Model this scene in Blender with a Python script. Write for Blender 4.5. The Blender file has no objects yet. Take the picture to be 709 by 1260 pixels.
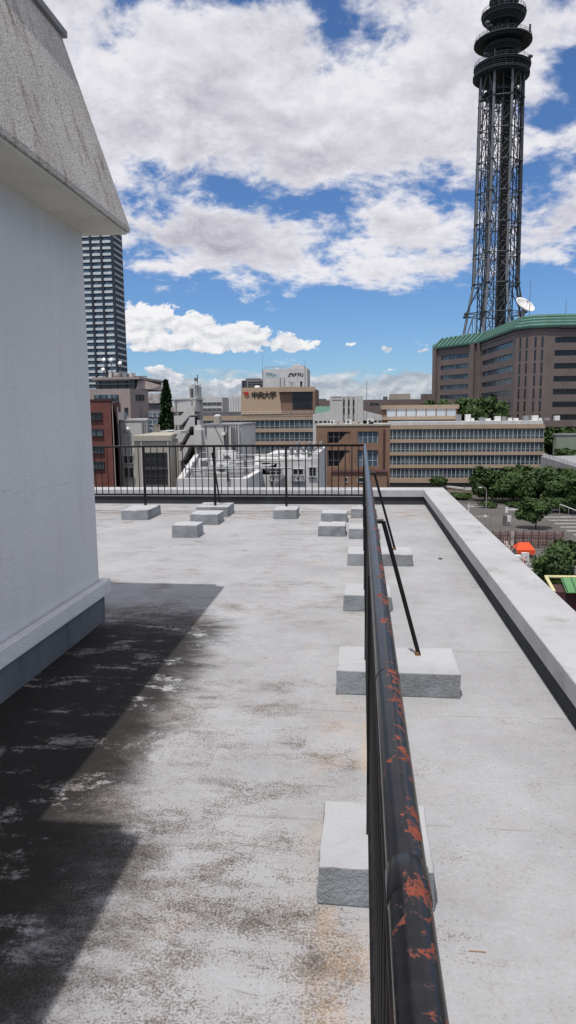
import bpy, bmesh, math, random
from mathutils import Vector, Matrix
R = math.radians
random.seed(7)
scene = bpy.context.scene
COL = scene.collection

# ------------------------------------------------------------------ camera
F, CX, CY, H = 850.0, 354.5, 630.0, 1.64          # in pixels of a 709 x 1260 picture
_d = Vector(((447-CX)/F, -(508-CY)/F, -1)).normalized()
_u = Vector((-math.sin(R(.57)), math.cos(R(.57)), 0)); _u.z = -(_u.x*_d.x+_u.y*_d.y)/_d.z; _u.normalize()
_x = _d.cross(_u)
MW = Matrix((_x, _d, _u))                          # camera space -> world space
cam = bpy.data.cameras.new('camera'); co = bpy.data.objects.new('camera', cam); COL.objects.link(co)
co.matrix_world = Matrix.Translation((0, 0, H)) @ MW.to_4x4()
cam.sensor_fit = 'VERTICAL'; cam.sensor_height = 36; cam.lens = F/1260*36
cam.clip_start = .05; cam.clip_end = 8000
scene.camera = co

def at(px, py, Y):
    """a survey point: where the line of sight through a pixel meets the plane y = Y"""
    v = MW @ Vector(((px-CX)/F, -(py-CY)/F, -1)); t = Y/v.y
    return Vector((v.x*t, Y, v.z*t+H))
def X(px, Y, py=508): return at(px, py, Y).x
def Z(py, Y, px=447): return at(px, py, Y).z
GZ = -20.0

# ------------------------------------------------------------------ materials
def mat(name, col, rough=.8, col2=None, scale=1.0, amount=1.0, stretch=(1,1,1), metal=0, spec=.3, bump=0, bscale=40, lo=.4, hi=.65, detail=6):
    m = bpy.data.materials.new(name); m.use_nodes = True
    nt = m.node_tree; n = nt.nodes; l = nt.links
    b = n['Principled BSDF']
    b.inputs['Roughness'].default_value = rough; b.inputs['Metallic'].default_value = metal
    b.inputs['Specular IOR Level'].default_value = spec
    b.inputs['Base Color'].default_value = (*col, 1)
    tc = n.new('ShaderNodeTexCoord'); mp = n.new('ShaderNodeMapping'); l.new(tc.outputs['Object'], mp.inputs[0])
    mp.inputs['Scale'].default_value = stretch
    if col2 is not None:
        t = n.new('ShaderNodeTexNoise'); t.inputs['Scale'].default_value = scale; t.inputs['Detail'].default_value = detail; t.inputs['Roughness'].default_value = .65
        l.new(mp.outputs[0], t.inputs[0])
        r = n.new('ShaderNodeMapRange'); r.inputs[1].default_value = lo; r.inputs[2].default_value = hi; r.inputs[4].default_value = amount
        l.new(t.outputs[0], r.inputs[0])
        x = n.new('ShaderNodeMix'); x.data_type = 'RGBA'; x.inputs[6].default_value = (*col, 1); x.inputs[7].default_value = (*col2, 1)
        l.new(r.outputs[0], x.inputs[0]); l.new(x.outputs[2], b.inputs['Base Color'])
    if bump:
        t2 = n.new('ShaderNodeTexNoise'); t2.inputs['Scale'].default_value = bscale; t2.inputs['Detail'].default_value = 5
        l.new(tc.outputs['Object'], t2.inputs[0])
        bp = n.new('ShaderNodeBump'); bp.inputs['Strength'].default_value = bump; bp.inputs['Distance'].default_value = .02
        l.new(t2.outputs[0], bp.inputs['Height']); l.new(bp.outputs[0], b.inputs['Normal'])
    return m

class NG:
    """tiny helper to write node maths as expressions"""
    def __init__(s, nt): s.nt, s.n, s.l = nt, nt.nodes, nt.links
    def put(s, sock, v):
        if isinstance(v, (int, float)): sock.default_value = v
        elif isinstance(v, (tuple, list)): sock.default_value = v
        else: s.l.new(v, sock)
    def m(s, op, a, b=0.0, c=0.0, clamp=False):
        x = s.n.new('ShaderNodeMath'); x.operation = op; x.use_clamp = clamp
        for i, v in enumerate((a, b, c)): s.put(x.inputs[i], v)
        return x.outputs[0]
    def add(s, a, b): return s.m('ADD', a, b)
    def sub(s, a, b): return s.m('SUBTRACT', a, b)
    def mul(s, a, b): return s.m('MULTIPLY', a, b)
    def rng(s, v, a, b, c=0.0, d=1.0, smooth=True):
        x = s.n.new('ShaderNodeMapRange'); x.interpolation_type = 'SMOOTHSTEP' if smooth else 'LINEAR'
        s.put(x.inputs[0], v)
        for i, q in enumerate((a, b, c, d)): x.inputs[i+1].default_value = q
        return x.outputs[0]
    def noise(s, vec, scale, detail=6, rough=.6, dist=0.0):
        x = s.n.new('ShaderNodeTexNoise'); s.put(x.inputs['Vector'], vec)
        x.inputs['Scale'].default_value = scale; x.inputs['Detail'].default_value = detail
        x.inputs['Roughness'].default_value = rough; x.inputs['Distortion'].default_value = dist
        return x.outputs[0]
    def mapping(s, vec, loc=(0,0,0), scale=(1,1,1), rot=(0,0,0)):
        x = s.n.new('ShaderNodeMapping'); s.put(x.inputs[0], vec); x.inputs[1].default_value = loc; x.inputs[2].default_value = rot; x.inputs[3].default_value = scale
        return x.outputs[0]
    def mix(s, f, a, b):
        x = s.n.new('ShaderNodeMix'); x.data_type = 'RGBA'
        s.put(x.inputs[0], f)
        for i, v in ((6, a), (7, b)): s.put(x.inputs[i], (*v, 1) if isinstance(v, tuple) and len(v) == 3 else v)
        return x.outputs[2]
    def xyz(s, a, b, c):
        x = s.n.new('ShaderNodeCombineXYZ')
        for i, v in enumerate((a, b, c)): s.put(x.inputs[i], v)
        return x.outputs[0]
    def sep(s, v):
        x = s.n.new('ShaderNodeSeparateXYZ'); s.put(x.inputs[0], v); return x.outputs

# ------------------------------------------------------------------ sun and sky
SUN = Vector((-.146, -.351, 1)).normalized()
sl = bpy.data.lights.new('sun', 'SUN'); sl.energy = 3.65; sl.angle = R(.5); sl.color = (1, .955, .9)
so = bpy.data.objects.new('sun', sl); COL.objects.link(so); so.rotation_euler = SUN.to_track_quat('Z', 'Y').to_euler(); so.location = (0, 0, 60)

w = bpy.data.worlds.new('World'); scene.world = w; w.use_nodes = True
g = NG(w.node_tree); bg = g.n['Background']
sky = g.n.new('ShaderNodeTexSky'); sky.sky_type = 'NISHITA'; sky.sun_disc = False
sky.sun_elevation = math.asin(SUN.z); sky.sun_rotation = math.atan2(SUN.x, SUN.y); sky.air_density = 1.0; sky.dust_density = .3; sky.ozone_density = 3.0
tcw = g.n.new('ShaderNodeTexCoord'); dv = tcw.outputs['Generated']
dx, dy, dz = g.sep(dv)
az = g.m('MULTIPLY', g.m('ARCTAN2', dx, dy), 57.2958); el = g.m('MULTIPLY', g.m('ARCSINE', dz), 57.2958)
inv = g.m('DIVIDE', 1.0, g.m('MAXIMUM', g.add(dz, .30), .08))
P = g.xyz(g.mul(dx, inv), g.mul(dy, inv), 0.0)
def blob(a0, e0, ra, re, rot=0.0):
    a = g.sub(az, a0); e = g.sub(el, e0)
    if rot:
        c, s_ = math.cos(R(rot)), math.sin(R(rot))
        a, e = g.add(g.mul(a, c), g.mul(e, s_)), g.sub(g.mul(e, c), g.mul(a, s_))
    q = g.add(g.m('POWER', g.mul(a, 1/ra), 2.0), g.m('POWER', g.mul(e, 1/re), 2.0))
    return g.m('EXPONENT', g.mul(q, -1.0))
# high broken deck of cloud
n1 = g.noise(P, 4.6, 10, .60, .35)
n2 = g.noise(g.mapping(P, loc=(3.1, 7.7, 1.3)), 15, 8, .65, .2)
n0 = g.noise(g.mapping(P, loc=(6.1, 2.7, 4.3)), 2.0, 3, .5)
den = g.add(g.mul(g.sub(g.add(g.add(g.mul(n1, .60), g.mul(n2, .30)), g.mul(n0, .10)), .5), 1.35), .5)
bias = g.add(g.rng(el, 8.2, 11.5, -.17, -.015, False), g.rng(el, 15.0, 21.0, .0, .15))
for a0, e0, ra, re, k in [(-16.3,18.3,1.8,1.0,-.15), (-15.3,15.2,1.3,.8,-.11), (-10.1,16.6,2.2,1.1,-.13), (-1.2,16.6,4.2,1.1,-.12), (-10,29.2,6.5,1.7,-.26), (-18,29.2,3,1.4,-.12),
                          (15,22.6,2.2,1.9,-.20), (14.4,20.2,1.8,1.1,-.14), (14.5,27.8,3,1.3,-.18), (-6,12.6,2.0,1.2,-.03), (3.5,11.0,5,1.5,.15), (-7,12.0,5,1.5,.12), (-14.5,13.6,6,2.0,.15), (0,13.6,9,1.8,.14), (-9,18,9,1.2,.06),
                          (13.5,14.5,4.5,2.0,.10), (8.7,13.0,1.6,2.2,-.08), (-18,9.6,2.6,.35,.09), (-9.5,14.5,7,1.3,.03), (-5,22,12,4,.07), (4,9.8,2,.5,.05)]:
    bias = g.add(bias, g.mul(blob(a0, e0, ra, re), k))
dens1 = g.add(den, bias)
cov1 = g.rng(dens1, .435, .62)
thick = g.rng(dens1, .50, .74)
def rel(vec, off_, sc, det):
    return g.sub(g.noise(vec, sc, det, .6, .3), g.noise(g.mapping(vec, loc=off_), sc, det, .6, .3))
relief = g.add(g.mul(rel(P, (.0, -.035, 0), 4.6, 7), 1.0), g.mul(rel(g.mapping(P, loc=(3.1, 7.7, 1.3)), (.008, -.014, 0), 15, 5), .30))
big = g.noise(g.mapping(P, loc=(9, 2, 0)), 2.6, 4, .55)
lum = g.add(g.sub(1.02, g.mul(thick, .30)), g.mul(relief, 1.25))
lum = g.add(lum, g.mul(g.sub(big, .5), .85))
lum = g.m('MINIMUM', g.m('MAXIMUM', lum, .38), 1.0)
c1 = g.mix(g.rng(lum, .38, 1.0, smooth=False), (.40, .39, .485), (.97, .955, 1.0))
# low cumulus and far haze of cloud
A = g.xyz(g.mul(az, .055), g.mul(el, .085), 0.0)
q1 = g.noise(g.mapping(A, loc=(1.7, .4, 0)), 9.0, 9, .60, .25)
q2 = g.noise(g.mapping(A, loc=(5.7, .4, 0), scale=(1, 2.2, 1)), 4.0, 8, .6, .2)
acc = None
for a0, e0, ra, re, k in [(-17.2,6.6,2.8,2.3,.76), (-13.6,6.3,3.0,1.8,.76), (-10.0,6.0,3.2,1.4,.76), (-6.3,5.6,2.4,1.0,.66), (1.9,4.95,.9,.42,.56), (4.5,4.75,.95,.32,.54), (-1.1,5.45,.8,.32,.42), (-17.2,2.9,5,1.3,.46), (-4,5.6,1.2,.4,.42), (-9,2.6,5,.7,.36)]:
    t_ = g.mul(blob(a0, e0, ra, re), k); acc = t_ if acc is None else g.m('MAXIMUM', acc, t_)
d2 = g.add(g.add(g.mul(g.sub(q1, .5), 1.5), acc), -.30)
d2 = g.sub(d2, g.mul(g.rng(el, 5.2, 4.4, 0, .25), g.rng(el, 3.6, 4.2)))
cov2 = g.rng(d2, .0, .11)
hz_ = g.mul(g.rng(g.add(g.mul(q2, .8), g.rng(el, 4.6, 1.5, -.18, .16)), .34, .50), g.rng(el, 4.9, 3.2, 0, .85))
rel2 = g.sub(g.noise(g.mapping(A, loc=(1.7, .4, 0)), 9.0, 8, .62, .25), g.noise(g.mapping(A, loc=(1.685, .435, 0)), 9.0, 8, .62, .25))
l2 = g.m('MINIMUM', g.m('MAXIMUM', g.add(g.add(g.mul(rel2, 2.6), .80), g.mul(g.sub(el, 6.0), .10)), .15), 1.0)
c2 = g.mix(l2, (.42, .46, .56), (.98, .98, 1.0))
K = 10.0                                     # background strength is .1
skyc = g.n.new('ShaderNodeMix'); skyc.data_type = 'RGBA'; skyc.blend_type = 'MULTIPLY'; skyc.inputs[0].default_value = 1
g.l.new(sky.outputs[0], skyc.inputs[6]); skyc.inputs[7].default_value = (.58, .79, 1.06, 1)
def scl(c, k):
    x = g.n.new('ShaderNodeVectorMath'); x.operation = 'SCALE'; g.l.new(c, x.inputs[0]); x.inputs['Scale'].default_value = k; return x.outputs[0]
res = g.mix(g.mul(hz_, 1.0), skyc.outputs[2], scl(c2, K*.72))
res = g.mix(cov2, res, scl(c2, K*.86))
res = g.mix(g.mul(cov1, .97), res, scl(c1, K*.82))
g.l.new(res, bg.inputs['Color']); bg.inputs['Strength'].default_value = .1
scene.view_settings.view_transform = 'Standard'; scene.view_settings.look = 'None'; scene.view_settings.exposure = .1; scene.view_settings.gamma = 1
scene.view_settings.use_curve_mapping = False

# ------------------------------------------------------------------ object helpers
WL = {}
def tag(o, label=None, cat=None, group=None, kind=None):
    if label: o['label'] = label
    if cat: o['category'] = cat
    if group: o['group'] = group
    if kind: o['kind'] = kind
    return o
def thing(name, label, cat, loc=(0,0,0), group=None):
    o = bpy.data.objects.new(name, None); COL.objects.link(o); o.location = loc; o.empty_display_size = .2
    WL[o.name] = Vector(loc); return tag(o, label, cat, group)
class MB:
    def __init__(s): s.v, s.f = [], []
    def add(s, vs, fs):
        k = len(s.v); s.v += [tuple(v) for v in vs]; s.f += [tuple(i+k for i in f) for f in fs]; return s
    def hexa(s, p):           # 4 bottom (ccw) + 4 top
        return s.add(p, [(3,2,1,0),(4,5,6,7),(0,1,5,4),(1,2,6,5),(2,3,7,6),(3,0,4,7)])
    def box(s, x0, y0, z0, x1, y1, z1):
        return s.hexa([(x0,y0,z0),(x1,y0,z0),(x1,y1,z0),(x0,y1,z0),(x0,y0,z1),(x1,y0,z1),(x1,y1,z1),(x0,y1,z1)])
    def wb(s, A, B, s0, s1, z0, z1, d0, d1):
        """box on the wall line A->B: s along it (metres), d outwards"""
        A = Vector(A[:2]); B = Vector(B[:2]); u = (B-A).normalized(); n = Vector((u.y, -u.x))
        if d0 > d1: d0, d1 = d1, d0
        q = [A+u*s0+n*d1, A+u*s1+n*d1, A+u*s1+n*d0, A+u*s0+n*d0]
        return s.hexa([(p.x,p.y,z0) for p in q]+[(p.x,p.y,z1) for p in q])
    def prism(s, pts, z0, z1):        # convex or not, ccw outline in xy
        n = len(pts)
        return s.add([(p[0],p[1],z0) for p in pts]+[(p[0],p[1],z1) for p in pts], [tuple(reversed(range(n))), tuple(range(n,2*n))]+[(i,(i+1)%n,n+(i+1)%n,n+i) for i in range(n)])
    def tube(s, p0, p1, r0, r1=None, n=8, cap=True):
        r1 = r0 if r1 is None else r1
        p0 = Vector(p0); p1 = Vector(p1); d = (p1-p0)
        if d.length < 1e-6: return s
        d.normalize(); a = d.orthogonal().normalized(); b = d.cross(a); k = len(s.v); vs = []
        for p, r in ((p0, r0), (p1, r1)):
            for i in range(n):
                t = 2*math.pi*i/n; vs.append(p+(a*math.cos(t)+b*math.sin(t))*r)
        fs = [(i,(i+1)%n,n+(i+1)%n,n+i) for i in range(n)]
        if cap: fs += [tuple(reversed(range(n))), tuple(range(n,2*n))]
        return s.add(vs, fs)
    def lathe(s, c, prof, n=24, a0=0.0):
        k = len(prof); vs = []
        for r, z in prof:
            for i in range(n):
                t = a0+2*math.pi*i/n; vs.append((c[0]+r*math.cos(t), c[1]+r*math.sin(t), c[2]+z))
        fs = [(j*n+i, j*n+(i+1)%n, (j+1)*n+(i+1)%n, (j+1)*n+i) for j in range(k-1) for i in range(n)]
        fs += [tuple(reversed(range(n))), tuple((k-1)*n+i for i in range(n))]
        return s.add(vs, fs)
    def build(s, name, m, parent=None, smooth=False, bevel=0, **kw):
        me = bpy.data.meshes.new(name); off = WL[parent.name] if parent else Vector((0,0,0))
        loc = Vector((0,0,0))
        if parent is None:
            xs = [v[0] for v in s.v]; ys = [v[1] for v in s.v]; zs = [v[2] for v in s.v]
            if kw.get('kind') != 'structure':
                loc = Vector(((min(xs)+max(xs))/2, (min(ys)+max(ys))/2, min(zs))); off = loc
        me.from_pydata([(v[0]-off.x, v[1]-off.y, v[2]-off.z) for v in s.v], [], s.f)
        me.update()
        if smooth:
            for p in me.polygons: p.use_smooth = True
        me.materials.append(m)
        o = bpy.data.objects.new(name, me); COL.objects.link(o); o.location = loc
        if parent: o.parent = parent
        WL[o.name] = off.copy() if parent else loc
        if bevel:
            b = o.modifiers.new('bevel', 'BEVEL'); b.width = bevel; b.segments = 2; b.limit_method = 'ANGLE'
        if smooth == 'auto':
            pass
        return tag(o, kw.get('label'), kw.get('cat'), kw.get('group'), kw.get('kind'))
def B(*a): return MB().box(*a)
def copy_thing(root, loc, label=None):
    r = root.copy(); COL.objects.link(r); r.location = loc
    if label: r['label'] = label
    for ch in root.children:
        c = ch.copy(); COL.objects.link(c); c.parent = r
        for gch in ch.children:
            d = gch.copy(); COL.objects.link(d); d.parent = c
    return r

# ------------------------------------------------------------------ palette
M = dict(
 white=mat('white_render', (.50,.49,.475), .85, (.37,.36,.345), .35, .6, (1,1,.4)),
 whiteb=mat('bright_white_paint', (.56,.56,.555), .8, (.40,.40,.39), .5, .8, (1,1,.3)),
 cream=mat('cream_render', (.35,.325,.275), .9, (.27,.25,.21), .4, .7, (1,1,.3)),
 beige=mat('beige_tile', (.38,.29,.215), .8, (.31,.235,.17), .5, .6),
 tan=mat('tan_tile_wall', (.42,.31,.22), .85, (.36,.265,.185), 2.5, .6),
 brown=mat('brown_tile_wall', (.23,.142,.098), .8, (.17,.105,.075), .6, .7),
 brick=mat('red_brick_wall', (.155,.058,.048), .85, (.11,.042,.036), 1.5, .8),
 brickd=mat('dark_brick_wall', (.07,.032,.03), .85, (.05,.025,.024), 1.5, .8),
 pink=mat('pinkish_grey_wall', (.33,.275,.255), .9, (.27,.225,.21), .3, .7, (1,1,.3)),
 greyc=mat('grey_concrete', (.27,.27,.28), .9, (.19,.19,.20), .4, .8, (1,1,.4)),
 greyd=mat('dark_grey_concrete', (.13,.13,.14), .9, (.09,.09,.10), .6, .8),
 roofg=mat('grey_roof_sheet', (.20,.20,.205), .9, (.09,.09,.095), .6, 1),
 stone=mat('brown_granite', (.155,.120,.113), .6, (.125,.097,.091), .25, .8),
 glass=mat('window_glass', (.035,.055,.068), .18, (.10,.13,.145), .35, .8, (1,1,.6), spec=.6, lo=.45, hi=.6, detail=3),
 glassd=mat('dark_window_glass', (.012,.014,.017), .15, (.03,.035,.04), .5, .8, spec=.5),
 glassb=mat('blue_window_glass', (.05,.085,.12), .15, (.16,.22,.27), .25, .9, spec=.6, lo=.48, hi=.6, detail=3),
 frame=mat('aluminium_frame', (.50,.51,.52), .5, metal=0),
 framed=mat('dark_frame', (.035,.035,.038), .5),
 teal=mat('teal_copper_roof', (.075,.17,.135), .6, (.055,.13,.10), .4, .8),
 green=mat('green_copper_roof', (.025,.07,.055), .55, (.02,.055,.042), .3, .8),
 steel=mat('dark_green_steel', (.040,.048,.055), .5, (.028,.034,.040), .3, .7),
 deckm=mat('dark_deck_steel', (.026,.034,.036), .6, (.016,.022,.024), .5, .8),
 steell=mat('pale_galvanised_steel', (.16,.172,.182), .5, (.11,.12,.13), .3, .7),
 navy=mat('navy_tile', (.03,.038,.055), .6, (.022,.028,.042), .2, .8),
 balc=mat('pale_balcony_panel', (.56,.60,.62), .5, (.42,.46,.48), .12, .8),
 metalw=mat('white_enamel', (.72,.72,.70), .4, (.55,.55,.53), 2, .6),
 metalg=mat('grey_metal', (.28,.29,.30), .45, (.18,.19,.2), 2, .7, metal=.3),
 red=mat('red_paint', (.42,.03,.03), .6), black=mat('black_lettering', (.02,.017,.016), .5),
 orange=mat('orange_tarpaulin', (.62,.075,.02), .7, (.42,.05,.012), 2, .6),
 gtarp=mat('light_green_sheet_roof', (.10,.25,.10), .6, (.06,.17,.07), 1.5, .6),
 redr=mat('red_rubble', (.22,.035,.02), .9, (.12,.025,.018), 1.2, .9),
 pinkf=mat('pink_brown_fence', (.23,.155,.145), .85, (.14,.09,.085), 1.6, .9, (3,3,.4)),
 asphalt=mat('asphalt', (.110,.103,.097), .9, (.080,.075,.070), .12, .9),
 paving=mat('paving', (.095,.088,.08), .9, (.055,.055,.045), .2, .9),
 paint=mat('white_road_paint', (.36,.36,.35), .8, (.16,.155,.15), 1.4, 1),
 soil=mat('soil_and_scrub', (.085,.075,.045), .95, (.04,.055,.02), .3, 1),
 bark=mat('bark', (.07,.052,.038), .9, (.045,.034,.026), 4, .8),
 wood=mat('timber', (.30,.20,.11), .8, (.2,.13,.07), 2, .8),
 yellow=mat('pale_yellow_board', (.52,.50,.27), .8, (.42,.40,.22), 2, .6),
 clut=mat('pale_debris', (.5,.47,.44), .8, (.2,.17,.16), 1.5, 1),
)
def leafmat(name, a, b, c):
    m = bpy.data.materials.new(name); m.use_nodes = True; g = NG(m.node_tree); bs = g.n['Principled BSDF']
    tc = g.n.new('ShaderNodeTexCoord').outputs['Object']
    k = g.mix(g.rng(g.noise(tc, .45, 4, .6), .4, .62), a, b)
    k = g.mix(g.rng(g.noise(tc, 3.5, 3, .6), .5, .68), k, c)
    g.l.new(k, bs.inputs['Base Color']); bs.inputs['Roughness'].default_value = .6; bs.inputs['Specular IOR Level'].default_value = .25
    return m
LEAF = [leafmat('foliage', (.024,.050,.014), (.040,.075,.018), (.075,.115,.028)),
        leafmat('conifer_foliage', (.018,.040,.014), (.028,.055,.018), (.04,.07,.022)),
        leafmat('light_foliage', (.035,.068,.018), (.05,.09,.022), (.08,.115,.03))]

# deck: painted waterproofing worn through to dark grimy cement
def deck_mat():
    m = bpy.data.materials.new('weathered_roof_coating'); m.use_nodes = True; g = NG(m.node_tree); bs = g.n['Principled BSDF']
    tc = g.n.new('ShaderNodeTexCoord').outputs['Object']; x, y, z = g.sep(tc)
    col = g.mix(g.rng(g.noise(tc, 1.3, 5, .6), .35, .65), (.350,.353,.366), (.297,.299,.310))
    gr = g.add(g.mul(g.noise(tc, 52, 5, .8), .6), g.mul(g.noise(g.mapping(tc, loc=(2,9,0)), 7, 7, .75), .4))
    col = g.mix(g.rng(gr, .50, .66, 0, .55), col, (.21,.195,.18)); col = g.mix(g.rng(gr, .48, .36, 0, .45), col, (.46,.465,.48))
    streak = g.noise(g.mapping(tc, scale=(1.1, 3.0, 1)), 2.2, 10, .72, .3)
    fine = g.noise(tc, 38, 4, .75)
    spk = g.noise(g.mapping(tc, loc=(4,2,0)), 120, 2, .7)
    blot = g.noise(g.mapping(tc, loc=(8.3, 1.9, 0), scale=(1, 1.35, 1)), 2.4, 10, .72, .3)
    vo = g.n.new('ShaderNodeTexVoronoi'); vo.distance = 'CHEBYCHEV'; vo.inputs['Scale'].default_value = 2.1; g.l.new(g.mapping(tc, scale=(1, 1.25, 1)), vo.inputs['Vector']); cell = g.sep(vo.outputs['Color'])[0]
    patch = g.noise(g.mapping(tc, loc=(2.3, 5.1, 0)), .8, 3, .5)
    # extra dirt along the foot of the house wall, and the worn walkway
    wall_dirt = g.rng(x, -.95, -1.5, 0, .17)
    wall_dirt = g.mul(wall_dirt, g.rng(y, 6.4, 4.4, .0, 1))
    walk = g.mul(g.mul(g.rng(x, -1.7, -1.0), g.rng(x, .06, -.05)), g.rng(y, 4.9, 2.7, 0, .075))
    left = g.rng(x, .5, -.2, -.045, .004)
    dirt = g.add(g.add(g.mul(blot, .48), g.mul(streak, .34)), g.mul(fine, .18))
    dirt = g.add(g.add(g.add(g.add(dirt, wall_dirt), walk), left), g.mul(g.sub(patch, .5), .16))
    dirt = g.add(g.add(dirt, g.mul(g.sub(spk, .5), .42)), g.mul(g.sub(cell, .5), .045))
    d1 = g.rng(dirt, .555, .60)
    d2 = g.rng(dirt, .615, .67)
    grime = g.mix(g.rng(g.noise(tc, 3.2, 4, .6), .4, .6), (.115,.09,.072), (.18,.155,.135))
    col = g.mix(g.mul(d1, .66), col, grime)
    col = g.mix(g.mul(d2, .72), col, (.05,.041,.035))
    # black mould by the house, painted blacker to deepen the cast shadow there
    mould_shade = g.mul(g.mul(g.rng(g.add(x, g.mul(g.sub(streak, .5), .9)), -.88, -1.25), g.rng(g.add(y, g.mul(g.sub(streak, .5), 3.0)), 5.7, 4.9, 0, 1)), g.rng(g.add(g.mul(blot, .5), g.add(g.mul(streak, .35), g.mul(fine, .15))), .42, .475))
    col = g.mix(g.mul(mould_shade, .92), col, (.012,.0105,.010))
    cast_shade = g.mul(g.mul(g.rng(x, -.62, -.98), g.rng(y, 2.65, 2.35)), g.rng(g.add(g.mul(blot, .55), g.add(g.mul(streak, .35), g.mul(spk, .10))), .40, .53))  # uneven dark tint painted over the nearer cast shadow to deepen it
    col = g.mix(g.mul(cast_shade, .80), col, (.022,.019,.017))
    # thin dark hairlines across
    ln = g.noise(g.mapping(tc, loc=(1,3,0), scale=(1.0, 4.2, 1)), 1.9, 8, .62, .4)
    col = g.mix(g.mul(g.mul(g.rng(g.m('ABSOLUTE', g.sub(ln, .5)), .010, .0), g.sub(1.0, mould_shade)), g.mul(g.rng(x, .5, -.2, .45, 1), g.rng(g.noise(tc, 2.3, 3), .50, .60, 0, .55))), col, (.12,.10,.09))
    sm = g.noise(g.mapping(tc, loc=(21,3,0), scale=(.8, 2.2, 1)), 1.1, 8, .7, .3)
    col = g.mix(g.mul(g.sub(1.0, mould_shade), g.mul(g.rng(sm, .54, .70, 0, .30), g.rng(x, .5, -.2, .35, 1))), col, (.20,.185,.175))
    # lap seams of the membrane under the coating
    sy = g.m('FRACT', g.mul(g.add(y, g.mul(g.sub(g.noise(tc, .8, 3), .5), .10)), .96))
    col = g.mix(g.mul(g.mul(g.rng(g.m('ABSOLUTE', g.sub(sy, .5)), .010, .003), g.sub(1.0, mould_shade)), g.rng(g.noise(tc, 1.9, 4), .40, .56, 0, .38)), col, (.17,.155,.145))
    # rust bleeding from the railing
    rx = g.mul(g.rng(x, -.30, -.04), g.rng(x, .10, .03))
    rust = g.mul(g.mul(rx, g.rng(y, 5.6, 3.0, .25, 1)), g.rng(g.noise(g.mapping(tc, loc=(5,5,0), scale=(2, 1, 1)), 3.0, 6, .65), .42, .66))
    col = g.mix(g.mul(rust, .34), col, (.46,.28,.12))
    sp = g.mul(g.rng(g.noise(g.mapping(tc, loc=(15,5,0)), 2.1, 5, .65), .60, .72), g.rng(x, -1.2, -.5, 0, .26))
    col = g.mix(g.mul(sp, g.rng(x, .4, -.1, .15, 1)), col, (.42,.29,.15))
    gt = g.noise(g.mapping(tc, loc=(31,7,0)), 75, 2, .5); gm = g.noise(g.mapping(tc, loc=(11,17,0)), 1.6, 5, .6)
    col = g.mix(g.mul(g.rng(gt, .665, .70), g.rng(gm, .38, .62, .15, .75)), col, (.09,.075,.065))
    # silt line in front of the far kerb
    silt = g.mul(g.mul(g.rng(y, 10.4, 11.2), g.rng(y, 12.0, 11.5)), g.rng(g.noise(g.mapping(tc, scale=(.7, 3, 1)), 2.6, 6, .7), .48, .6, 0, .75))
    col = g.mix(silt, col, (.22,.15,.10))
    g.l.new(col, bs.inputs['Base Color']); bs.inputs['Roughness'].default_value = .82; bs.inputs['Specular IOR Level'].default_value = .25
    bp = g.n.new('ShaderNodeBump'); bp.inputs['Strength'].default_value = .35; bp.inputs['Distance'].default_value = .01
    g.l.new(g.add(fine, g.mul(spk, .6)), bp.inputs['Height']); g.l.new(bp.outputs[0], bs.inputs['Normal'])
    return m
def plaster(name, a, b, grime, grime_amt=.5, bump=.6, bs_=55, vertical=True, sc=2.2, grain=0, crack=False):
    m = bpy.data.materials.new(name); m.use_nodes = True; g = NG(m.node_tree); bs = g.n['Principled BSDF']
    tc = g.n.new('ShaderNodeTexCoord').outputs['Object']
    col = g.mix(g.rng(g.noise(tc, 1.1, 6, .6), .35, .65), a, b)
    s1 = g.noise(g.mapping(tc, scale=(3.2, 3.2, .38) if vertical else (1,1,1)), sc, 8, .68)
    f = g.noise(tc, bs_, 4, .7)
    col = g.mix(g.mul(g.rng(g.add(g.mul(s1, .8), g.mul(f, .25)), .52, .72), grime_amt), col, grime)
    if crack:
        x, y, z = g.sep(tc); wv = g.noise(tc, 3.0, 8, .7)
        for z0, y0, y1 in ((1.18, -2.6, 2.1), (2.1, -6, -1.2)):
            d = g.m('ABSOLUTE', g.sub(z, g.add(z0, g.mul(g.sub(wv, .5), .28))))
            col = g.mix(g.mul(g.mul(g.rng(d, .0045, .0015), g.rng(y, y0, y0+.05)), g.mul(g.rng(y, y1, y1-.1), g.rng(g.noise(tc, 9, 3), .42, .5, 0, .30))), col, (.3,.27,.24))
        pt = g.noise(g.mapping(tc, loc=(3,1,7)), .9, 3, .5); col = g.mix(g.rng(pt, .55, .57, 0, .07), col, (.8,.8,.8))
    if grain:
        pb = g.noise(tc, 95, 2, .6)
        col = g.mix(g.mul(g.rng(pb, .52, .60), grain), col, (.12,.11,.105)); col = g.mix(g.mul(g.rng(pb, .46, .40), grain), col, (.80,.79,.77))
    g.l.new(col, bs.inputs['Base Color']); bs.inputs['Roughness'].default_value = .88; bs.inputs['Specular IOR Level'].default_value = .2
    bp = g.n.new('ShaderNodeBump'); bp.inputs['Strength'].default_value = bump; bp.inputs['Distance'].default_value = .012
    g.l.new(f, bp.inputs['Height']); g.l.new(bp.outputs[0], bs.inputs['Normal'])
    return m
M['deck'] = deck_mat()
M['hwall'] = plaster('white_painted_render', (.70,.71,.72), (.66,.67,.68), (.46,.44,.41), .28, .7, 60, True, 2.2, 0, True)
M['soff'] = plaster('warm_bounce_soffit', (.68,.66,.58), (.62,.60,.52), (.40,.35,.28), .4, .4, 60, False)  # cream tint paints in the warm bounce light under the eave
M['mans'] = plaster('rough_pebbledash', (.68,.645,.60), (.54,.505,.465), (.18,.095,.06), .9, 1.0, 80, True, 3.6, .5)
M['block'] = plaster('coated_concrete_block', (.41,.415,.43), (.36,.365,.38), (.22,.20,.185), .35, .6, 45, False)
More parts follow.
